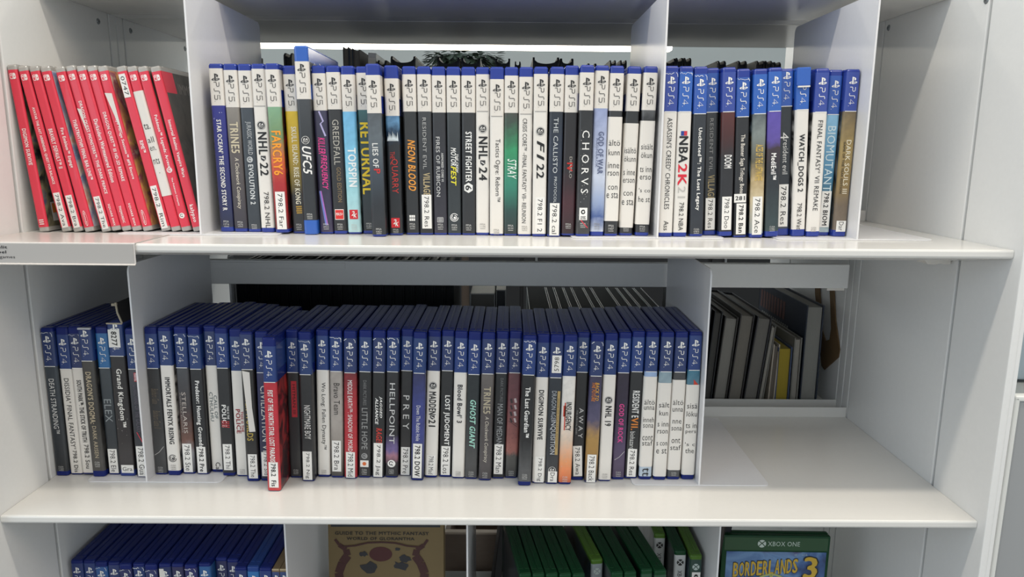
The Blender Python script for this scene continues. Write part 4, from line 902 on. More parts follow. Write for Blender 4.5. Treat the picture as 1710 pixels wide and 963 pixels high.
  (0.0318, 0.0362, 0.0732, 0.253, 'black spine, white mixed-case title, pulled forward', [(0, '#202123'), (0.6, '#232426'), (1, '#55575a')], [('The Last Guardian™', 0.333, 0.669, 0.36, 0.0, '#ecebe8', 'b')], [], [('code', 0.916, 0.947, 'CUSA\n03745'), ('tear',)]),
  (0.0475, 0.0509, 0.0793, 0.28, 'white spine, bold black capitals', [(0, '#dfdbd5'), (1, '#dfdbd5')], [('DIGIMON SURVIVE', 0.363, 0.698, 0.36, 0.0, '#1d1d1f', 'b')], [('798.2 Dig', 0.811, 0.991, 0.6, 0.1, 's')], []),
  (0.0622, 0.0657, 0.0777, 0.278, 'black spine, silver capitals beside gold strip', [(0, '#2b3038'), (0.4, '#252a31'), (1, '#2e3034')], [('DRAGON AGE', 0.366, 0.558, 0.32, -0.1, '#a9adb3', ''), ('INQUISITION', 0.561, 0.793, 0.4, -0.1, '#c5c8cc', '')], [('Dra', 0.91, 0.986, 0.55, 0.1, ''), ('5798', 0.132, 0.246, 0.5, 0.05, 'u')], [('gold', 0.366, 0.796), ('ea', 0.877, 0.927)]),
  (0.0769, 0.0804, 0.0772, 0.268, 'white to orange spine, black and red lettering', [(0, '#dfdcd8'), (0.4, '#dedad4'), (0.6, '#d9c3b0'), (0.8, '#dd9462'), (0.92, '#d9794a'), (1, '#b25a40')], [('INSURGENCY', 0.439, 0.63, 0.4, 0.1, '#1d1d1f', 'b')], [], [('redmark', 0.443, 0.627), ('speck',), ('code', 0.939, 0.975, 'CUSA\n19250')]),
  (0.0917, 0.0952, 0.088, 0.259, 'black spine, four spaced capitals, tilted sticker', [(0, '#262628'), (1, '#232326')], [('A W A Y', 0.5, 0.704, 0.42, 0.1, '#c9c9c9', ''), ('THE SURVIVAL SERIES', 0.515, 0.68, 0.14, -0.28, '#9b9b9b', '')], [('798.2 Awa', 0.759, 0.97, 0.6, -0.05, 't')], []),
  (0.1065, 0.1099, 0.0825, 0.274, 'purple to golden spine, orange lettering', [(0, '#3a3145'), (0.2, '#3b3a58'), (0.45, '#54506a'), (0.6, '#a8854c'), (0.75, '#9c7840'), (1, '#2f2a2a')], [('BACK TO', 0.317, 0.438, 0.34, 0.18, '#d39a3a', 'bi'), ('THE FUTURE', 0.317, 0.445, 0.34, -0.15, '#c9782f', 'bi')], [('798.2 Back', 0.805, 0.998, 0.68, 0.0, '')], [('tear',)]),
  (0.1225, 0.1252, 0.0856, 0.272, 'plain white spine, short bold black title', [(0, '#dfdbd5'), (1, '#dfdbd5')], [('NHL 19', 0.48, 0.616, 0.46, 0.05, '#1d1d1f', 'b')], [], [('ea', 0.408, 0.473), ('codek', 0.942, 0.971, 'CUSA\n11116')]),
  (0.1383, 0.1408, 0.0901, 0.265, 'dark purple spine, pink lettering', [(0, '#2b2533'), (0.4, '#30283c'), (0.7, '#4a3c5c'), (1, '#4b3f58')], [('GOD OF ROCK', 0.474, 0.74, 0.36, 0.0, '#d6488f', 'b')], [], [('code', 0.939, 0.971, 'CUSA\n33450'), ('slash',)]),
  (0.153, 0.1558, 0.0902, 0.265, 'black spine, white and orange capitals', [(0, '#28292b'), (0.6, '#232426'), (1, '#2b2b2d')], [('RESIDENT E', 0.392, 0.575, 0.5, 0.05, '#dcdcda', 'b'), ('VII.', 0.575, 0.661, 0.5, 0.05, '#cf7d33', 'b'), ('biohazard', 0.671, 0.792, 0.36, -0.1, '#d0d0ce', '')], [('798.2 Res', 0.791, 0.985, 0.62, 0.0, '')], []),
  (0.1687, 0.1707, 0.088, 0.26, 'pale blue spine wrapped in white notice', [(0, '#8fa9d0'), (1, '#b9c6d2')], [], [('tt', 0.914, 0.975, 0.6, 0.0, 'n')], [('wrap', 0.293, 0.909, [('ältö', 0.464), ('unna', 0.504), ('inneh', 0.583), ('sona', 0.626), ('cont', 0.708), ('staf', 0.744)])]),
  (0.1849, 0.1868, 0.0871, 0.258, 'cloudy grey spine wrapped in white notice', [(0, '#7f97a3'), (1, '#b9c0c2')], [], [], [('wrap', 0.333, 0.973, [('sält', 0.48), ('kun', 0.535), ('s inn', 0.61), ('rson', 0.663), ('s con', 0.746), ('e st', 0.796)])]),
  (0.2008, 0.2023, 0.0884, 0.262, 'charcoal spine wrapped in white notice', [(0, '#3f4042'), (1, '#4a4b4d')], [], [], [('wrap', 0.314, 0.932, [('ältö', 0.465), ('unna', 0.516), ('nne', 0.597), ('sona', 0.645), ('ont', 0.727), ('staf', 0.774)]), ('code', 0.944, 0.967, 'CUSA\n10137')]),
  (0.2172, 0.2177, 0.0886, 0.249, 'teal and red spine wrapped in white notice', [(0, '#2f6d86'), (1, '#a9b2b4')], [], [], [('wrap', 0.346, 0.964, [('sisä', 0.489), ('löku', 0.543), ('ts in', 0.622), ('pers', 0.669), ("'s c", 0.751), ('the', 0.796)]), ('redmark2', 0.31, 0.346)]),
]
RED = [
  (-0.4766, -0.4912, 0.088, 'first red spine at the wall, short white title', [('DIGIMON SURVIVE', 0.373, 0.591, 0.36)], [], [('box', 0.924, 0.955)]),
  (-0.4527, -0.4804, 0.088, 'red spine, long white title, number sticker at foot', [('AVATAR THE LAST AIRBENDER: QUEST FOR BALANCE', 0.242, 0.705, 0.28)], [('798.2 Ava', 0.758, 0.975, 0.62, 0.1, '')], []),
  (-0.4405, -0.469, 0.088, 'red spine, white capitals ending in two bars', [('BRAVELY DEFAULT™ II', 0.369, 0.608, 0.38)], [('798.2 Bra', 0.773, 0.975, 0.62, 0.1, '')], []),
  (-0.4285, -0.4577, 0.088, 'red spine, short mixed-case title, oval maker mark', [('Fire Emblem™ Engage', 0.363, 0.603, 0.4)], [], [('oval', 0.868, 0.963)]),
  (-0.4107, -0.4429, 0.088, 'red spine, white capitals, number sticker at foot', [('THEATRHYTHM FINAL BAR LINE™', 0.31, 0.675, 0.34)], [('798.2 The', 0.779, 0.983, 0.62, 0.1, '')], []),
  (-0.3999, -0.4321, 0.088, 'red spine, longest white capitals title', [('DRAGON QUEST MONSTERS™: THE DARK PRINCE', 0.207, 0.77, 0.34), ('SQUARE ENIX', 0.833, 0.969, 0.22)], [], [('scrap', 0.245, 0.399)]),
  (-0.3891, -0.4213, 0.088, 'red spine, mixed-case title, white maker name', [('Darksiders Warmastered Edition', 0.314, 0.698, 0.36), ('THQNORDIC', 0.844, 0.951, 0.26)], [], []),
  (-0.3783, -0.4105, 0.088, 'red spine, white capitals with hyphen and maker name', [('DRAGON QUEST™ III HD-2D REMAKE', 0.272, 0.691, 0.36), ('SQUARE ENIX', 0.827, 0.969, 0.22)], [], []),
  (-0.3669, -0.3997, 0.088, 'red spine, white torn paper near its top', [('Tokyo Mirage Sessions™ #FE Encore', 0.28, 0.677, 0.34)], [], [('oval', 0.868, 0.963), ('scrap', 0.152, 0.411)]),
  (-0.3477, -0.3807, 0.088, 'red spine, number stickers at top and foot', [('RIME™', 0.441, 0.514, 0.36)], [('0747', 0.043, 0.181, 0.7, -0.1, ''), ('798.2  Rim', 0.717, 0.983, 0.75, 0.0, '')], []),
  (-0.3369, -0.3699, 0.088, 'red spine covered by white notice', [], [], [('wrap', 0.144, 0.779, [('ta.', 0.354), ('all', 0.435), ('en.', 0.488), ('nts', 0.565), ('.', 0.637)])]),
  (-0.3261, -0.3591, 0.088, 'red spine, scuffed, title with round emblem', [('Pokémon™ Legends: Arceus', 0.286, 0.603, 0.38), ('The Pokémon Company', 0.666, 0.841, 0.2)], [], [('rdisc', 0.601, 0.637), ('rdisc2', 0.88, 0.924), ('oval2', 0.868, 0.957)]),
  (-0.3141, -0.3461, 0.088, 'last red spine, dark cover facing right', [('Immortal Realms: Vampire Wars', 0.316, 0.663, 0.36), ('kalypso', 0.833, 0.943, 0.45)], [], []),
]
LOWER_BLUE = [(-0.4864, 0.0924), (-0.4717, 0.0926), (-0.4568, 0.0898), (-0.4417, 0.0894), (-0.4269, 0.0857), (-0.4117, 0.0867), (-0.3969, 0.0846), (-0.3816, 0.0861), (-0.3669, 0.0863), (-0.3512, 0.0844), (-0.3364, 0.0875), (-0.3216, 0.0991), (-0.3068, 0.0965), (-0.292, 0.0798), (-0.2772, 0.0794), (-0.2624, 0.0767)]


UP_FEET = [(-0.3865, -0.2205), (0.0850, 0.2440), (0.2990, 0.4620)]
row(UPPER_WHITE, '5', 0.0, UP_FEET, 'in upper white-topped row', 'white-topped cases on the upper shelf')
row(UPPER_BLUE, '4', 0.0, UP_FEET, 'in upper blue-topped row', 'blue-topped cases on the upper shelf')
row(MIDDLE, '4', -0.277, [(-0.4480, -0.2980), (0.1600, 0.3130)], 'in middle-shelf row', 'blue cases on the middle shelf', BLUE_SHADED)

# ---- red cases leaning against the left wall
COVERS = [['#2b3f7a', '#8a8468', '#26262a', '#2a2c30'], ['#26262a', '#3a3a40', '#1f2024'], ['#26262a', '#4a3a3a', '#2a2a2e'],
          ['#e89a6a', '#efe6df', '#8aa0cc', '#e3dde4'], ['#5a2a32', '#2a2426', '#8a4a4a'], ['#2a3a5a', '#8a8a9a', '#2a2a30'],
          ['#3a3236', '#2a2a30', '#5a3a3a'], ['#2a3a6a', '#b58a5a', '#3a3a4a'], ['#d9708a', '#efb86a', '#a04a64', '#efd9c0'],
          ['#3a2a2a', '#2a2a2c', '#6a3a3a'], ['#e9e5df', '#e3dfd8', '#e9e5df'], ['#5a4a4a', '#8a7a6a', '#3a3a3e'], ['#3a3937', '#57544f', '#403e3b']]
for i, (xb, xt, y, look, texts, stickers, marks) in enumerate(RED):
    T, H, D = 0.0100, 0.170, 0.105
    lean = math.asin((xt - xb) / H)
    n = len(look.split())
    label = ('game case, ' if n <= 8 else '') + look + ', ' + ORD[i] + ' from left in red row'
    root = thing('game_case', label, 'game case', (xb, y, base_z(xb, 0.0, [(-0.3865, -0.2205)])), (0, lean, 0), 'red cases on the upper shelf')
    shell(T, H, D, CLEAR_PLASTIC, root)
    Z = lambda t: H * (1 - t)
    b = bmesh.new(); sheet(b, T, D, Z(0.972), Z(0.028), 0.00010, D - 0.006, 0, 1)
    sleeve = link('paper_sleeve', b, [noisy('#da3349', 0.05, 90, 0.36, coat=0.35, name='red_printed_paper'), blotch(COVERS[i], 26.0)], root)
    w = T - 0.002; cx = T / 2
    b = bmesh.new(); switch_logo(b, cx, Z(0.082), w * 0.74, L3, 1, 0); face_out(b)
    link('platform_logo', b, [mat('#f3e6e4', 0.5), RED_PAPER], sleeve)
    for s, t0, t1, wd in texts:
        small = s in ('SQUARE ENIX', 'THQNORDIC', 'The Pokémon Company', 'kalypso')
        b = bmesh.new(); put_text(b, s, 'b', cx + (0.08 * w if not small else 0), Z((t0 + t1) / 2), H * (t1 - t0), wd * w * 1.42, L3)
        face_out(b); link('maker_lettering' if small else 'title_lettering', b, mat('#f6e8e6', 0.5), sleeve)
    add_stickers(stickers, T, H, root)
    marks_on(None, marks, T, H, root, sleeve, 0.0)
    if i == 0:
        b = bmesh.new()
        for (y0, y1, z0, z1, m_) in ((0.012, 0.034, 0.010, 0.030, 0), (0.014, 0.032, 0.0185, 0.0285, 1)):
            b.faces.new([b.verts.new((T + 0.0002 + 0.0001 * m_, yy, zz)) for yy, zz in ((y0, z0), (y1, z0), (y1, z1), (y0, z1))]).material_index = m_
        link('age_rating', b, [mat('#c9c6c2', 0.5), mat('#d0782a', 0.5)], root)
    if i == len(RED) - 1:
        b = bmesh.new()
        b.faces.new([b.verts.new((T + 0.0002, yy, zz)) for yy, zz in ((0.0008, Z(0.028)), (0.026, Z(0.028)), (0.026, Z(0.155)), (0.0008, Z(0.155)))])
        for k_ in range(1): pass
        link('cover_badge', b, RED_PAPER, root)
        b = bmesh.new()
        vs, fs, asp = glyphs('IMMORTAL', '')
        V = [b.verts.new((T + 0.0003, 0.032 + u * 0.066, Z(0.155) + v * 0.011)) for u, v, _ in vs]
        for f in fs:
            try: b.faces.new([V[q] for q in f])
            except ValueError: pass
        V2 = [b.verts.new((T + 0.0003, 0.066 + 0.020 * math.cos(a), 0.092 + 0.034 * math.sin(a))) for a in [2 * math.pi * q / 28 for q in range(28)]]
        f = b.faces.new(V2); f.material_index = 1
        link('cover_lettering', b, [mat('#8d8a85', 0.5), blotch(['#6a6762', '#8b8882', '#55524e'], 60.0)], root)

# ---- blue cases on the bottom shelf
for i, (xb, y) in enumerate(LOWER_BLUE):
    hx = ['#22356f', '#233a78', '#2b5a9a', '#22356f', '#2a2f62', '#23386f', '#2d3566', '#22305f', '#2c2c55', '#2a2c66', '#2a5c94', '#2b2f5c', '#28305f', '#24336c', '#2f6fae', '#233a78'][i]
    mk = [('tear',)] if i in (2, 4, 5, 6, 9) else []
    st = [('#3a3d45')]
    H = 0.1715
    label = 'blue game case, only its top edge showing, ' + ORD[i] + ' from left on bottom shelf'
    root = thing('game_case', label, 'game case', (xb, y, -0.5524 if xb > -0.279 else -0.5538), (0, 0, 0), 'blue cases on the bottom shelf')
    T, D = 0.0142, 0.135
    shell(T, H, D, BLUE_SHADED if i != 14 else mat('#1b3f86', 0.25, 0.0), root)
    sl = 0.035 if i in (2, 4, 6, 14) else 0.02
    Z = lambda t: H * (1 - t)
    b = bmesh.new(); sheet(b, T, D, Z(0.975), Z(sl + 0.228), 0.0001, D - 0.008)
    sleeve = link('paper_sleeve', b, noisy(['#2f3238', '#d9d7d3', '#4a2a2c', '#26282c'][i % 4], 0.06, 90, 0.4), root)
    b = bmesh.new(); sheet(b, T, D, Z(sl + 0.228), Z(sl), 0.00011, D - 0.008)
    band = link('platform_band', b, mat(hx, 0.35, 0.3), root)
    b = bmesh.new(); pad_logo(b, T / 2, Z(sl + 0.07), 0.0088, L3); face_out(b); link('platform_logo', b, WHITE_INK, band)
    b = bmesh.new(); wordmark(b, 'PS4', T / 2, Z(sl + 0.088), Z(sl + 0.19), 0.0058, L3, 0.0006); face_out(b); link('platform_wordmark', b, WHITE_INK, band)
    marks_on(None, mk, T, H, root, sleeve, sl + 0.228)
    if i == 7:
        b = bmesh.new(); box(b, 0.0012, 0.0062, -0.0007, -0.0003, H - 0.034, H - 0.0055); link('paper_scrap', b, WHITE_PAPER, root)
for k, (xb, wd) in enumerate(((-0.2474, 0.0085), (-0.2385, 0.0085))):
    root = thing('game_case', ['brown cardboard game case, left of the bottom shelf pair beside divider', 'brown cardboard game case, right of the bottom shelf pair touching divider'][k], 'game case', (xb, 0.076, -0.5524), (0, 0, 0), 'brown card cases on the bottom shelf')
    b = bmesh.new(); box(b, 0, wd, 0, 0.136, 0, 0.1705, 0.0006); link('card_box', b, noisy('#7d6a4e', 0.12, 70, 0.6, name='brown_card'), root)
    b = bmesh.new(); box(b, 0.0002, wd - 0.0002, -0.0004, 0.001, 0.1695, 0.1712, 0.0003); sl_ = link('worn_edge', b, mat('#b5a485', 0.8), root)
    b = bmesh.new(); box(b, 0.0003, wd - 0.0003, -0.0003, 0.0, 0.02, 0.1675); bd = link('platform_band', b, noisy('#3a4a78', 0.3, 160, 0.5), root)
    b = bmesh.new(); pad_logo(b, wd / 2, 0.158, wd * 0.8, -0.0005); face_out(b); link('platform_logo', b, WHITE_INK, bd)

# ---- green cases on the bottom shelf
def green(x, y, yaw, sm, front, txt, label, H=0.1715, extra=None):
    T, D = 0.0142, 0.135
    root = thing('game_case', label, 'game case', (x, y, -0.5538), (0, 0, yaw), 'green cases on the bottom shelf')
    shell(T, H, D, sm, root)
    Z = lambda t: H * (1 - t)
    b = bmesh.new(); sheet(b, T, D, Z(0.975), Z(0.03), 0.0001, D - 0.008, 0, 1)
    sl = link('paper_sleeve', b, [mat(front, 0.4, 0.3), blotch(['#12181c', '#222b30', '#0f1416'] if sm is GREEN_PLASTIC else ['#2c3a44', '#4a5a66', '#1c2428'], 20)], root)
    dark = front in ('#b9bcbc', '#c3c5c3')
    m = INK if dark else mat('#b5c2be', 0.5)
    b = bmesh.new(); cross_logo(b, T / 2, Z(0.085), 0.0042, L3, 0, 1); face_out(b)
    link('platform_logo', b, [m, mat(front, 0.4, 0.3)], sl)
    b = bmesh.new(); put_text(b, txt, '', T / 2, Z(0.24), 0.032, 0.0055, L3); face_out(b)
    link('platform_wordmark', b, m, sl)
    if extra: add_stickers(extra, T, H, root)
    return root
gx = [(0.0345, 'leftmost'), (0.0497, 'second'), (0.0649, 'third'), (0.0801, 'fourth'), (0.0953, 'fifth')]
for i, (x, nm) in enumerate(gx):
    green(x, 0.0690, 0.15 + 0.002 * i, GREEN_PLASTIC, '#1f3a2c', 'XBOX ONE', 'dark green game case, ' + nm + ' of the slanted green group right of thin divider')
green(0.1195, 0.0990, 0.17, LIME_PLASTIC, '#8f989c', 'XBOX 360', 'lime-topped game case with silver spine, standing among dark green cases')
for i, (x, y, nm) in enumerate(((0.1395, 0.0725, 'first'), (0.1547, 0.0735, 'second'), (0.1745, 0.0790, 'third'), (0.1897, 0.0770, 'fourth'))):
    green(x, y, 0.157, GREEN_PLASTIC, '#1f4a34', 'XBOX ONE', 'dark green game case, ' + nm + ' of the four right of lime-topped silver case')
green(0.2050, 0.1590, 0.0, LIME_PLASTIC, '#c3c5c3', 'XBOX 360', 'lime-topped game case with white spine, set furthest back', H=0.1715)
green(0.2220, 0.1200, 0.012, GREEN_PLASTIC, '#b9bcbc', 'XBOX ONE', 'green game case with pale grey spine left of numbered one')
green(0.2385, 0.1105, 0.0, LIME_PLASTIC, '#26443c', 'XBOX 360', 'lime-topped game case with dark green spine and 02 sticker', extra=[('02', 0.125, 0.26, 0.6, 0.1, 'b')])
root = thing('book', 'thin black book leaning against the left green case, bottom shelf', 'book', (-0.0055, 0.2065, -0.5520), (0, 0.11, 0))
b = bmesh.new(); box(b, 0, 0.0012, 0, 0.085, 0, 0.178, 0.0004); box(b, 0.0088, 0.010, 0, 0.085, 0, 0.178, 0.0004); box(b, 0, 0.010, 0, 0.0016, 0, 0.178, 0.0005)
link('cover', b, noisy('#1a1b1f', 0.2, 120, 0.5, name='black_book_cover'), root)
b = bmesh.new(); box(b, 0.0013, 0.0087, 0.0018, 0.083, 0.002, 0.176); link('page_block', b, noisy('#4f4b45', 0.1, 300, 0.8), root)

# ---- the front-facing green case
T, D, H = 0.0146, 0.135, 0.1715
root = thing('game_case', 'green game case standing face out at right of bottom shelf', 'game case', (0.2905, 0.158, -0.5538), (0, 0, math.radians(-1.0)))
b = bmesh.new(); box(b, 0, 0.135, 0, 0.0068, 0, H, 0.0016); box(b, 0, 0.135, 0.0076, T, 0, H, 0.0016); box(b, 0.0005, 0.010, 0.002, T - 0.002, 0.001, H - 0.001, 0.001)
link('case_shell', b, GREEN_PLASTIC, root)
b = bmesh.new(); box(b, 0.006, 0.131, -0.0005, 0.0004, 0.006, H - 0.0215); cv = link('paper_cover', b, blotch(['#22345e', '#3d5f96', '#6a8fbb', '#4a3a66'], 16.0), root)
b = bmesh.new(); box(b, 0.003, 0.132, -0.0004, 0.0004, H - 0.0195, H - 0.002); hd = link('platform_band', b, mat('#1d4a2b', 0.3, 0.4), root)
b = bmesh.new(); cross_logo(b, 0.0495, H - 0.0105, 0.0052, -0.0006, 0, 1); face_out(b); link('platform_logo', b, [mat('#c3d0c8', 0.5), mat('#1d4a2b', 0.3, 0.4)], hd)
b = bmesh.new(); put_text(b, 'XBOX ONE', '', 0.077, H - 0.0105, 0.040, 0.0062, -0.0006, 'flat'); face_out(b); link('platform_wordmark', b, mat('#b9c8bf', 0.5), hd)
b = bmesh.new(); b3 = bmesh.new()
for y_, mi in ((-0.0008, 1), (-0.0010, 0)):
    x = 0.0155
    for q, ch in enumerate('BORDERLANDS'):
        wd = 0.0068
        put_text(b, ch, 'b', x + wd / 2, H - 0.0465 + 0.00065 * q, wd * 0.93 * (1.25 if mi else 1.04), 0.0195 * (1.10 if mi else 1.0), y_ - 0.00001 * q, 'flat', mi)
        x += wd + 0.00062
    put_text(b3, '3', 'b', 0.1125, H - 0.0425, 0.0175 * (1.2 if mi else 1), 0.030 * (1.08 if mi else 1), y_ - 0.0002, 'flat', mi)
TM = [mat('#c9a63a', 0.45), mat('#1a1c22', 0.5)]
face_out(b); link('title_lettering', b, TM, cv)
face_out(b3); link('title_numeral', b3, TM, cv)
for s_, x_, w_ in (('4K', 0.093, 0.004), ('HDR', 0.104, 0.0068)):
    b = bmesh.new(); put_text(b, s_, '', x_, H - 0.025, w_, 0.0028, -0.0009, 'flat'); face_out(b); link('feature_lettering', b, mat('#9fb4c9', 0.5), cv)
b = bmesh.new(); ring(b, 0.064, H - 0.078, 0.027, 0.0245, -0.0013, 0.1, 3.0, 30); stroke(b, [(0.064, H - 0.052), (0.056, H - 0.075)], 0.002, -0.0013); stroke(b, [(0.064, H - 0.052), (0.072, H - 0.075)], 0.002, -0.0013)
face_out(b); link('cover_emblem', b, mat('#a9b06a', 0.5), cv)

# ---- dark books leaning behind it
for k, (x, y, ln, th, h_, hx) in enumerate(((0.2625, 0.150, 0.10, 0.010, 0.205, '#3d3836'), (0.2775, 0.166, 0.10, 0.009, 0.19, '#22242c'))):
    lb = ['grey-brown clothbound book leaning right of divider, bottom shelf', 'dark navy book leaning behind the front-facing green case'][k]
    root = thing('book', lb, 'book', (x, y, -0.5522 + th * math.sin(ln)), (0, ln, 0))
    b = bmesh.new(); box(b, 0, 0.0016, 0, 0.12, 0, h_, 0.0004); box(b, th - 0.0016, th, 0, 0.12, 0, h_, 0.0004); box(b, 0, th, 0, 0.0018, 0, h_, 0.0006)
    link('cover', b, noisy(hx, 0.2, 200, 0.7, 0.2, name='book_cloth'), root)
    b = bmesh.new(); box(b, 0.0017, th - 0.0017, 0.002, 0.118, 0.003, h_ - 0.003); link('page_block', b, noisy('#8f8a80', 0.08, 300, 0.8, stretch=(20, 1, 1)), root)

# ---- large brown book, face out
root = thing('book', 'large brown book standing face out between bottom-shelf dividers', 'book', (-0.2120, 0.180, -0.5504), (math.radians(-4), 0, 0))
BW, BH, BT = 0.150, 0.172, 0.022
b = bmesh.new(); box(b, 0, BW, 0, 0.0022, 0, BH, 0.0006); box(b, 0, BW, BT - 0.0022, BT, 0, BH, 0.0006); box(b, 0, 0.0025, 0.001, BT - 0.001, 0, BH, 0.0006)
cv = link('cover', b, noisy('#74623f', 0.08, 40, 0.55, name='brown_book_cover'), root)
b = bmesh.new(); box(b, 0.003, BW - 0.003, 0.0023, BT - 0.0023, 0.003, BH - 0.003); link('page_block', b, noisy('#a59a84', 0.08, 300, 0.8), root)
b = bmesh.new(); box(b, 0.004, BW - 0.0045, -0.0006, 0.0004, BH - 0.013, BH - 0.0005, 0.0002); link('dark_top_band', b, mat('#262b33', 0.5), cv)
b = bmesh.new()
put_text(b, 'GUIDE TO THE MYTHIC FANTASY', 'b', 0.070, BH - 0.0215, 0.122, 0.0046, -0.0006, 'flat')
put_text(b, 'WORLD OF GLORANTHA', 'b', 0.068, BH - 0.0288, 0.088, 0.0042, -0.0006, 'flat')
face_out(b); link('title_lettering', b, mat('#2c2622', 0.6), cv)
b = bmesh.new()
for k, sg in enumerate((-1, 1)):
    c0 = [(0.060, 0.030), (0.055, 0.0375), (0.046, 0.044), (0.044, 0.052), (0.051, 0.062), (0.056, 0.076), (0.054, 0.092), (0.044, 0.108), (0.028, 0.122), (0.010, 0.130)]
    for j in range(len(c0) - 1):
        (xa, za), (xb_, zb) = c0[j], c0[j + 1]
        wd = 0.0035 + 0.0075 * min(1, j / 3.0) * (1 - 0.5 * max(0, j - 5) / 4)
        stroke(b, [(0.069 + sg * xa, BH - za), (0.069 + sg * xb_, BH - zb)], wd, -0.0005 - 0.00002 * (j + 10 * k))
    stroke(b, [(0.069 + sg * 0.052, BH - 0.040), (0.069 + sg * 0.034, BH - 0.0385), (0.069 + sg * 0.018, BH - 0.0345), (0.069, BH - 0.0335)], 0.0022, -0.0009 - 0.00006 * k)
face_out(b); link('cover_ornament', b, mat('#43211f', 0.6), cv)
b = bmesh.new(); n = 20; poly(b, [(0.068 + 0.0150 * math.cos(2 * math.pi * i / n), BH - 0.0500 + 0.0100 * math.sin(2 * math.pi * i / n)) for i in range(n)], -0.0005)
face_out(b); link('cover_emblem', b, mat('#4a1f20', 0.6), cv)
rnd = random.Random(3)
for (x, z, r) in ((0.046, 0.050, 0.006), (0.052, 0.068, 0.011), (0.093, 0.066, 0.010), (0.100, 0.056, 0.008), (0.090, 0.043, 0.004)):
    b = bmesh.new()
    poly(b, [(x + r * rnd.uniform(0.6, 1.2) * math.cos(a), BH - z + 0.7 * r * rnd.uniform(0.5, 1.2) * math.sin(a)) for a in [2 * math.pi * q / 14 for q in range(14)]], -0.00056)
    face_out(b); link('cover_figure', b, mat('#2b2b30', 0.6), cv)

# ------------------------------------------------------------------ shelf label holder, left end of the upper shelf
root = thing('shelf_label', 'grey printed label strip clipped to left front of upper shelf', 'label holder', (-0.49, -0.0005, 0.0), (0, 0, 0))
b = bmesh.new()
prism(b, [(-0.0006, 0.0008), (0.0800, 0.0008), (0.0800, 0.0002), (-0.0002, 0.0002), (-0.0006, -0.0192), (-0.0028, -0.0205), (-0.0036, -0.0198), (-0.0014, -0.0186), (-0.0012, 0.0002)], 0.0006, 0.1590, 'X')
bmesh.ops.recalc_face_normals(b, faces=b.faces)
link('plastic_profile', b, mat('#c6c2be', 0.30, 0.2), root)
b = bmesh.new(); prism(b, [(-0.0013, -0.0006), (-0.0013, -0.0184), (-0.0017, -0.0184), (-0.0017, -0.0006)], 0.0016, 0.1575, 'X')
bmesh.ops.recalc_face_normals(b, faces=b.faces)
card = link('printed_card', b, mat('#aaa7a4', 0.5), root)
b = bmesh.new()
for s, xr, z, wd, st in (('Konsolipelit', 0.0362, -0.0042, 0.033, 'b'), ('Konsolspel', 0.0348, -0.0088, 0.0295, 'b'), ('Console games', 0.0425, -0.0134, 0.0355, '')):
    xr += 0.0040
    put_text(b, s, st, xr - wd * 0.5, z, wd, 0.0036, -0.0019, 'flat')
face_out(b)
link('card_lettering', b, INK, card)

# ------------------------------------------------------------------ the far side of the bookcase
def media_case(x, w, y, z, h, label, group, yaw=0.0, lean=0.0, hx='#1b1d20', dep=0.135, trim=None):
    root = thing('media_case', label, 'media case', (x, y, z), (0, lean, yaw), group)
    t = min(0.0026, w * 0.22)
    b = bmesh.new()
    for x0 in (0, w - t):
        pts = [(0, 0), (dep, 0), (dep, h), (0.006, h), (0.001, h - 0.003), (0, h - 0.008)]
        prism(b, pts, x0, x0 + t, 'X')
    bmesh.ops.recalc_face_normals(b, faces=b.faces)
    link('lid', b, mat(trim or hx, 0.4, spec=0.25), root)
    b = bmesh.new()
    sag = min(0.006, w * 0.22)
    n = 8; pts = [(t, 0.001), (w - t, 0.001)] + [(w - t - (w - 2 * t) * i / n, h - 0.004 - sag * math.sin(math.pi * i / n) ** 0.5 * 0.8) for i in range(n + 1)]
    prism(b, pts, 0.002, dep - 0.002, 'Y')
    bmesh.ops.recalc_face_normals(b, faces=b.faces)
    link('tray', b, mat(hx, 0.5, spec=0.2), root)
    return root
fd = [(-0.2863, 0.0113, 0.2160), (-0.1598, 0.0121, 0.2078), (-0.1419, 0.0332, 0.2133), (-0.0788, 0.0299, 0.2124), (-0.0463, 0.0257, 0.2120), (-0.0003, 0.0202, 0.2115),
      (0.0264, 0.0075, 0.2078), (0.0506, 0.0357, 0.2135), (0.0879, 0.0178, 0.2122), (0.1253, 0.0120, 0.2060), (0.1553, 0.0080, 0.2104), (0.1695, 0.0085, 0.2106), (0.2281, 0.0165, 0.2134), (0.2451, 0.0095, 0.2143),
      (0.2560, 0.0094, 0.2144), (0.3021, 0.0106, 0.2109), (0.3297, 0.0114, 0.2111), (0.3549, 0.0105, 0.2114), (0.3668, 0.0092, 0.2115), (0.3790, 0.0085, 0.2100)]
FAR_CASES = []
for i, (x, w, h) in enumerate(fd):
    FAR_CASES.append((i, w, h, media_case(x, w, 0.345, 0.0002, h, 'black media case on far side of upper shelf, ' + ORD[i] + ' from left', 'black media cases on the far upper shelf')))
for i, w, h, o in FAR_CASES:
    if i in (2, 3, 6, 7, 12, 15, 16, 17, 18, 19):
        b = bmesh.new()
        x0 = -0.0006 if i >= 10 else w + 0.0002
        prism(b, [(0.004, 0.01), (0.128, 0.01), (0.128, h - 0.006), (0.012, h - 0.0008), (0.004, h - 0.004)], x0, x0 + 0.0004, 'X')
        bmesh.ops.recalc_face_normals(b, faces=b.faces)
        link('cover_insert', b, mat('#cfc9bd', 0.5), o)
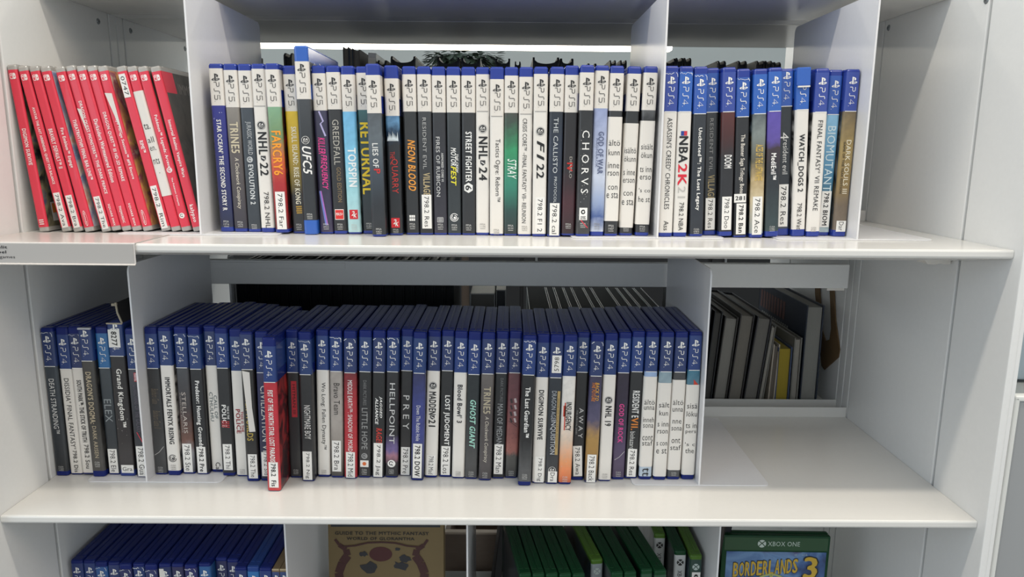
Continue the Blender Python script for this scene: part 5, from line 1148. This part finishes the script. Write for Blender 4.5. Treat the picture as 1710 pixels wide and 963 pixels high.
# pale paper insert edges standing behind some of them
for k, (x, w, h, hx) in enumerate(((-0.2060, 0.0075, 0.2244, '#57544f'), (-0.1980, 0.0055, 0.2225, '#2f3a48'), (-0.1920, 0.0085, 0.2215, '#514b44'))):
    root = thing('book', 'thin worn book on far upper shelf, ' + ('left', 'middle', 'right')[k] + ' of three taller than black cases', 'book', (x, 0.345, 0.0002), (0, 0, 0), 'thin books on the far upper shelf')
    b = bmesh.new(); box(b, 0, 0.0012, 0, 0.14, 0, h, 0.0004); box(b, w - 0.0012, w, 0, 0.14, 0, h, 0.0004); box(b, 0, w, 0.137, 0.14, 0, h, 0.0004)
    link('cover', b, mat(hx, 0.6), root)
    b = bmesh.new(); box(b, 0.0013, w - 0.0013, 0.0015, 0.136, 0.002, h - 0.002); link('page_block', b, noisy('#6d675e', 0.12, 300, 0.8), root)
root = thing('media_case', 'pale clear plastic case leaning beside thin books, far upper shelf', 'media case', (-0.1826, 0.345, 0.0009), (0, 0.05, 0.0))
b = bmesh.new(); box(b, 0, 0.0105, 0, 0.135, 0, 0.2165, 0.0008); link('case_shell', b, mat('#b3b0a8', 0.25, 0.3), root)
b = bmesh.new(); box(b, 0.0004, 0.0101, -0.0006, 0.001, 0.004, 0.21, 0.0002); link('paper_edge', b, mat('#cfc8ba', 0.6), root)
root = thing('media_case', 'grey case behind the divider above the last red case', 'media case', (-0.3560, 0.345, 0.0002), (0, 0, 0))
b = bmesh.new(); box(b, 0, 0.045, 0, 0.13, 0, 0.200, 0.001); box(b, 0.004, 0.041, 0.0, 0.004, 0.196, 0.2085, 0.0006); link('case_shell', b, mat('#6d6862', 0.4), root)
b = bmesh.new(); box(b, 0.002, 0.043, 0.01, 0.12, 0.1995, 0.2015, 0.0003); link('case_lid', b, mat('#b9b5ae', 0.4), root)

# middle shelf, far side: black cases in the dark, then low cases with grey rims
x = -0.366; i = 0
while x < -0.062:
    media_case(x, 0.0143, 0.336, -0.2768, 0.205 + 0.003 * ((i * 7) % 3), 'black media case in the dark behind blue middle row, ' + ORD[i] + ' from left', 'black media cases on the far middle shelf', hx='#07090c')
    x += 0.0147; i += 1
root = thing('media_case', 'grey-rimmed clear case behind middle row, first after black cases', 'media case', (-0.0352, 0.345, -0.2768), (0, 0, 0))
b = bmesh.new()
for (x0, x1, z0, z1) in ((0, 0.0016, 0, 0.164), (0.0344, 0.036, 0, 0.164), (0, 0.036, 0.1624, 0.164)): box(b, x0, x1, 0, 0.12, z0, z1, 0.0005)
link('frame', b, mat('#9b9c9a', 0.35), root)
b = bmesh.new(); box(b, 0.0018, 0.0342, 0.002, 0.118, 0.001, 0.162); link('insert', b, mat('#5d5b56', 0.5), root)
root = thing('media_case', 'narrow grey-rimmed black case behind middle row, second after black cases', 'media case', (0.0021, 0.345, -0.2768), (0, 0, 0))
b = bmesh.new()
for (x0, x1, z0, z1) in ((0, 0.0013, 0, 0.1695), (0.0128, 0.0141, 0, 0.1695), (0, 0.0141, 0.168, 0.1695)): box(b, x0, x1, 0, 0.12, z0, z1, 0.0005)
link('frame', b, mat('#8a8b89', 0.35), root)
b = bmesh.new(); box(b, 0.0015, 0.0126, 0.002, 0.118, 0.001, 0.1675); link('insert', b, mat('#26282a', 0.5), root)
edges = [0.0504, 0.0835, 0.0975, 0.1135, 0.1275, 0.1475, 0.161, 0.188, 0.2045, 0.218, 0.2335, 0.248]
for i in range(len(edges) - 1):
    x0, x1 = edges[i], edges[i + 1]; w = x1 - x0 - 0.0012
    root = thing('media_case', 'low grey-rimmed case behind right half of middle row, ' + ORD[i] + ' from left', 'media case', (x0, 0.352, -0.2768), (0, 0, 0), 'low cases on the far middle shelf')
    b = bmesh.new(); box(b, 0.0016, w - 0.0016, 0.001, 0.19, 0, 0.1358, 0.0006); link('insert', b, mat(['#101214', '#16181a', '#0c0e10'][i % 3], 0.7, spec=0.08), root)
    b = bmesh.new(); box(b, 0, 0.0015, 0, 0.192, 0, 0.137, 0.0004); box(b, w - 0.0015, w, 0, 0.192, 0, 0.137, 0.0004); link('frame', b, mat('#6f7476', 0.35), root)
bm = bmesh.new(); box(bm, -0.3745, -0.3715, 0.332, 0.347, -0.2768, -0.06, 0.0004)
tag(link('shelf_divider', bm, DIVIDER), 'white divider edge glimpsed behind left end of middle row', 'divider')

# right-hand far books on the middle shelf
def hardback(x, th, h, lean, dep, cover, pages, label, y=0.336, ct=0.0018, extra=None):
    root = thing('book', label, 'book', (x, y, -0.2768 + (th * math.sin(lean) if lean > 0 else 0)), (0, lean, 0), 'books at the far right of the middle shelf')
    b = bmesh.new()
    box(b, 0, ct, 0, dep, 0, h, 0.0005); box(b, th - ct, th, 0, dep, 0, h, 0.0005); box(b, 0, th, dep - ct, dep, 0, h, 0.0005)
    link('cover', b, noisy(cover, 0.1, 120, 0.5, name='book_cover'), root)
    b = bmesh.new(); box(b, ct + 0.0001, th - ct - 0.0001, 0.0035, dep - ct, 0.002, h - 0.0035)
    link('page_block', b, noisy(pages, 0.14, 500, 0.85, 0.2, stretch=(6, 0.2, 0.2), name='page_edges'), root)
    return root
hardback(0.2700, 0.013, 0.150, 0.05, 0.17, '#22262a', '#55534f', 'darkest book just right of the middle divider, far side')
hardback(0.2880, 0.014, 0.148, 0.06, 0.17, '#2b2e33', '#6a6864', 'dark slim book behind middle divider, second from left')
hardback(0.3055, 0.012, 0.142, 0.07, 0.17, '#1c2024', '#4f4e4b', 'black slim book third from left in far right group')
hardback(0.3200, 0.0195, 0.134, 0.08, 0.19, '#33312f', '#8d8a84', 'thick grey-paged hardback, fourth from left in far right group')
hardback(0.3412, 0.0205, 0.138, 0.085, 0.19, '#2d2b2c', '#7b766e', 'hardback with mottled fore-edge beside thick grey-paged one')
hardback(0.3640, 0.0210, 0.134, 0.10, 0.19, '#26262c', '#75726d', 'thick dark hardback left of thin pale book, far right group')
hardback(0.3868, 0.0060, 0.122, 0.10, 0.16, '#8d8b86', '#a39e95', 'thin pale book leaning between thick dark hardback and beige book', ct=0.0008)
hardback(0.4003, 0.0095, 0.094, 0.03, 0.14, '#b0a698', '#6d655c', 'small beige book left of yellow one, far right group')
hardback(0.4105, 0.0205, 0.090, 0.0, 0.15, '#3b4a6a', '#a08c2e', 'small book with yellow page edges and blue cover')
hardback(0.4328, 0.0112, 0.104, -0.0, 0.16, '#77756f', '#9a958d', 'pale grey book right of yellow one, far right group')
big = hardback(0.4470, 0.0250, 0.152, 0.0, 0.20, '#1f2838', '#8a8984', 'tallest dark navy book beside right wall, far side')
b = bmesh.new()
for k in range(9):
    y1 = 0.190 - k * 0.0125
    f = b.faces.new([b.verts.new((-0.0003, yy, zz)) for yy, zz in ((y1, 0.112), (y1 - 0.009, 0.112), (y1 - 0.009, 0.140), (y1, 0.140))]); f.material_index = 0
for k in range(14):
    y1 = 0.180 - k * 0.0085
    f = b.faces.new([b.verts.new((-0.0003, yy, zz)) for yy, zz in ((y1, 0.100), (y1 - 0.005, 0.100), (y1 - 0.005, 0.106), (y1, 0.106))]); f.material_index = 1
link('cover_print', b, [mat('#5b3a38', 0.6), mat('#9a9a98', 0.6)], big)

b = bmesh.new()
prism(b, [(0.462, -0.085), (0.436, -0.085), (0.428, -0.125), (0.412, -0.155), (0.404, -0.185), (0.396, -0.196), (0.383, -0.228), (0.372, -0.231), (0.331, -0.200), (0.329, -0.188), (0.350, -0.150), (0.372, -0.085), (0.386, -0.085), (0.372, -0.130), (0.362, -0.165), (0.364, -0.182), (0.376, -0.188), (0.390, -0.176), (0.404, -0.140), (0.418, -0.100), (0.424, -0.085)], 0.4955, 0.4968, 'X')
bmesh.ops.recalc_face_normals(b, faces=b.faces)
tag(link('cardboard_hanger', b, noisy('#6e5638', 0.1, 90, 0.8, name='brown_cardboard')), 'brown cut-out cardboard hanger on far right wall above books', 'hanger')
# low brown tray behind the thin bottom divider
root = thing('wooden_tray', 'brown wooden tray with pale rim behind bottom-shelf divider', 'tray', (-0.075, 0.345, -0.5538))
b = bmesh.new(); box(b, 0, 0.15, 0, 0.008, 0, 0.066, 0.001); box(b, 0, 0.15, 0.12, 0.128, 0, 0.066, 0.001); box(b, 0, 0.008, 0.008, 0.12, 0, 0.066, 0.001); box(b, 0.142, 0.15, 0.008, 0.12, 0, 0.066, 0.001); box(b, 0.006, 0.144, 0.006, 0.122, 0, 0.006)
link('tray_body', b, noisy('#8d7c70', 0.14, 30, 0.5, stretch=(1, 1, 8), name='brown_wood'), root)
b = bmesh.new(); box(b, -0.001, 0.151, -0.001, 0.009, 0.066, 0.0695, 0.0008); box(b, -0.001, 0.151, 0.119, 0.129, 0.066, 0.0695, 0.0008); link('rim', b, mat('#d8c6b4', 0.4), root)

# ------------------------------------------------------------------ the room beyond and the neighbouring furniture
root = thing('linear_lamp', 'long white glowing linear lamp seen above the upper shelf cases', 'lamp', (0, 3.0, 0.567))
b = bmesh.new(); box(b, -2.4, 0.800, -0.03, 0.03, 0.0, 0.026, 0.012, 0, 4); link('light_tube', b, mat('#fff6e2', 0.4, emit=8.0), root)
b = bmesh.new(); box(b, -2.45, 2.4, -0.04, 0.04, 0.0262, 0.060, 0.004); link('housing', b, mat('#8b8f90', 0.4), root)
for x in (-2.0, 0.0, 2.0):
    b = bmesh.new(); box(b, x - 0.002, x + 0.002, -0.002, 0.002, 0.06, 1.6); link('suspension_cable', b, mat('#8b8f90', 0.4), root)
# leafy plant standing far beyond
root = thing('potted_plant', 'dark leafy plant far beyond the bookcase, under the lamp', 'plant', (-0.226, 3.42, -1.27))
b = bmesh.new(); bmesh.ops.create_cone(b, cap_ends=True, segments=24, radius1=0.13, radius2=0.17, depth=0.35, matrix=Matrix.Translation((0, 0, 0.175))); link('pot', b, mat('#5a5653', 0.6), root)
b = bmesh.new(); bmesh.ops.create_cone(b, cap_ends=True, segments=10, radius1=0.025, radius2=0.012, depth=1.50, matrix=Matrix.Translation((0, 0, 1.08))); link('trunk', b, mat('#3a2f26', 0.8), root)
b = bmesh.new(); rnd = random.Random(11)
for q in range(700):
    a = rnd.uniform(0, 6.283); rr = 0.19 * rnd.random() ** 0.6; zz = min(1.872, rnd.gauss(1.835, 0.022))
    M = Matrix.Translation((rr * math.cos(a), rr * math.sin(a), zz)) @ Matrix.Rotation(a, 4, 'Z') @ Matrix.Rotation(rnd.uniform(-0.1, 0.9), 4, 'Y')
    pts = [(0, 0), (0.012, 0.012), (0.032, 0.014), (0.050, 0)]
    pl = pts + [(x, -y) for x, y in pts[1:3]][::-1]
    b.faces.new([b.verts.new(M @ Vector((x, y, 0.004 * math.sin(x * 40)))) for x, y in pl])
link('foliage', b, noisy('#2b3a30', 0.3, 8, 0.5, name='dark_leaves'), root)

# neighbour on the right: white-framed cabinet, end panel above it
root = thing('cabinet', 'grey-fronted cabinet with white rounded frame at right edge', 'cabinet', (0.5155, 0.0, -1.27))
b = bmesh.new(); box(b, 0, 0.45, 0.004, 0.6, 0, 1.125, 0.004); link('body', b, mat('#8a8f90', 0.5), root)
b = bmesh.new()
box(b, 0.0, 0.0055, -0.004, 0.006, 0, 1.1265, 0.0022, 0, 3); box(b, 0.0, 0.45, -0.004, 0.006, 1.1215, 1.1275, 0.0022, 0, 3); link('frame', b, mat('#dfe0dd', 0.35), root)
b = bmesh.new(); box(b, 0.006, 0.445, -0.002, 0.004, 0.01, 1.1215, 0.002); link('door', b, mat('#9a9c9e', 0.4), root)
root = thing('end_panel', 'blue-grey panel standing on top of the cabinet at right edge', 'panel', (0.5165, 0.045, -0.1415))
b = bmesh.new(); box(b, 0, 0.45, 0, 0.02, 0, 0.078, 0.002); link('board', b, mat('#93a1aa', 0.4), root)
b = bmesh.new(); box(b, -0.001, 0.45, -0.002, 0.022, 0.078, 0.084, 0.001); link('top_rail', b, mat('#b6babc', 0.4), root)
b = bmesh.new(); box(b, 0.04, 0.40, 0.005, 0.018, 0.084, 0.130, 0.003); link('dark_tray', b, mat('#2e2b2c', 0.6), root)
# made-up dark furniture far beyond, put in to turn the shelf gaps black
root = thing('backdrop', 'dark low sideboard far beyond, put in to darken the middle shelf gaps', 'backdrop', (-2.2, 3.7, -1.27))
b = bmesh.new(); box(b, 0, 4.6, 0, 0.5, 0.08, 1.15, 0.01); link('carcass', b, noisy('#0e0f12', 0.1, 12, 0.7, name='backdrop_black'), root)
b = bmesh.new(); box(b, -0.02, 4.62, -0.02, 0.52, 1.151, 1.18, 0.006); link('top', b, mat('#26282d', 0.5), root)
for k in range(4):
    b = bmesh.new(); box(b, 0.03 + k * 1.14, 1.15 + k * 1.14, -0.018, -0.001, 0.12, 1.13, 0.006); d_ = link('door', b, noisy('#0f1013', 0.1, 12, 0.7), root)
    b = bmesh.new(); box(b, 0.10 + k * 1.14, 0.115 + k * 1.14, -0.04, -0.0185, 0.6, 0.75, 0.004); link('handle', b, mat('#7d7f80', 0.3, 0, 0.8), d_)
for x in (0.1, 4.5):
    for y in (0.06, 0.44):
        b = bmesh.new(); box(b, x - 0.03, x + 0.03, y - 0.03, y + 0.03, 0, 0.081, 0.004); link('leg', b, mat('#1a1b1f', 0.6), root)
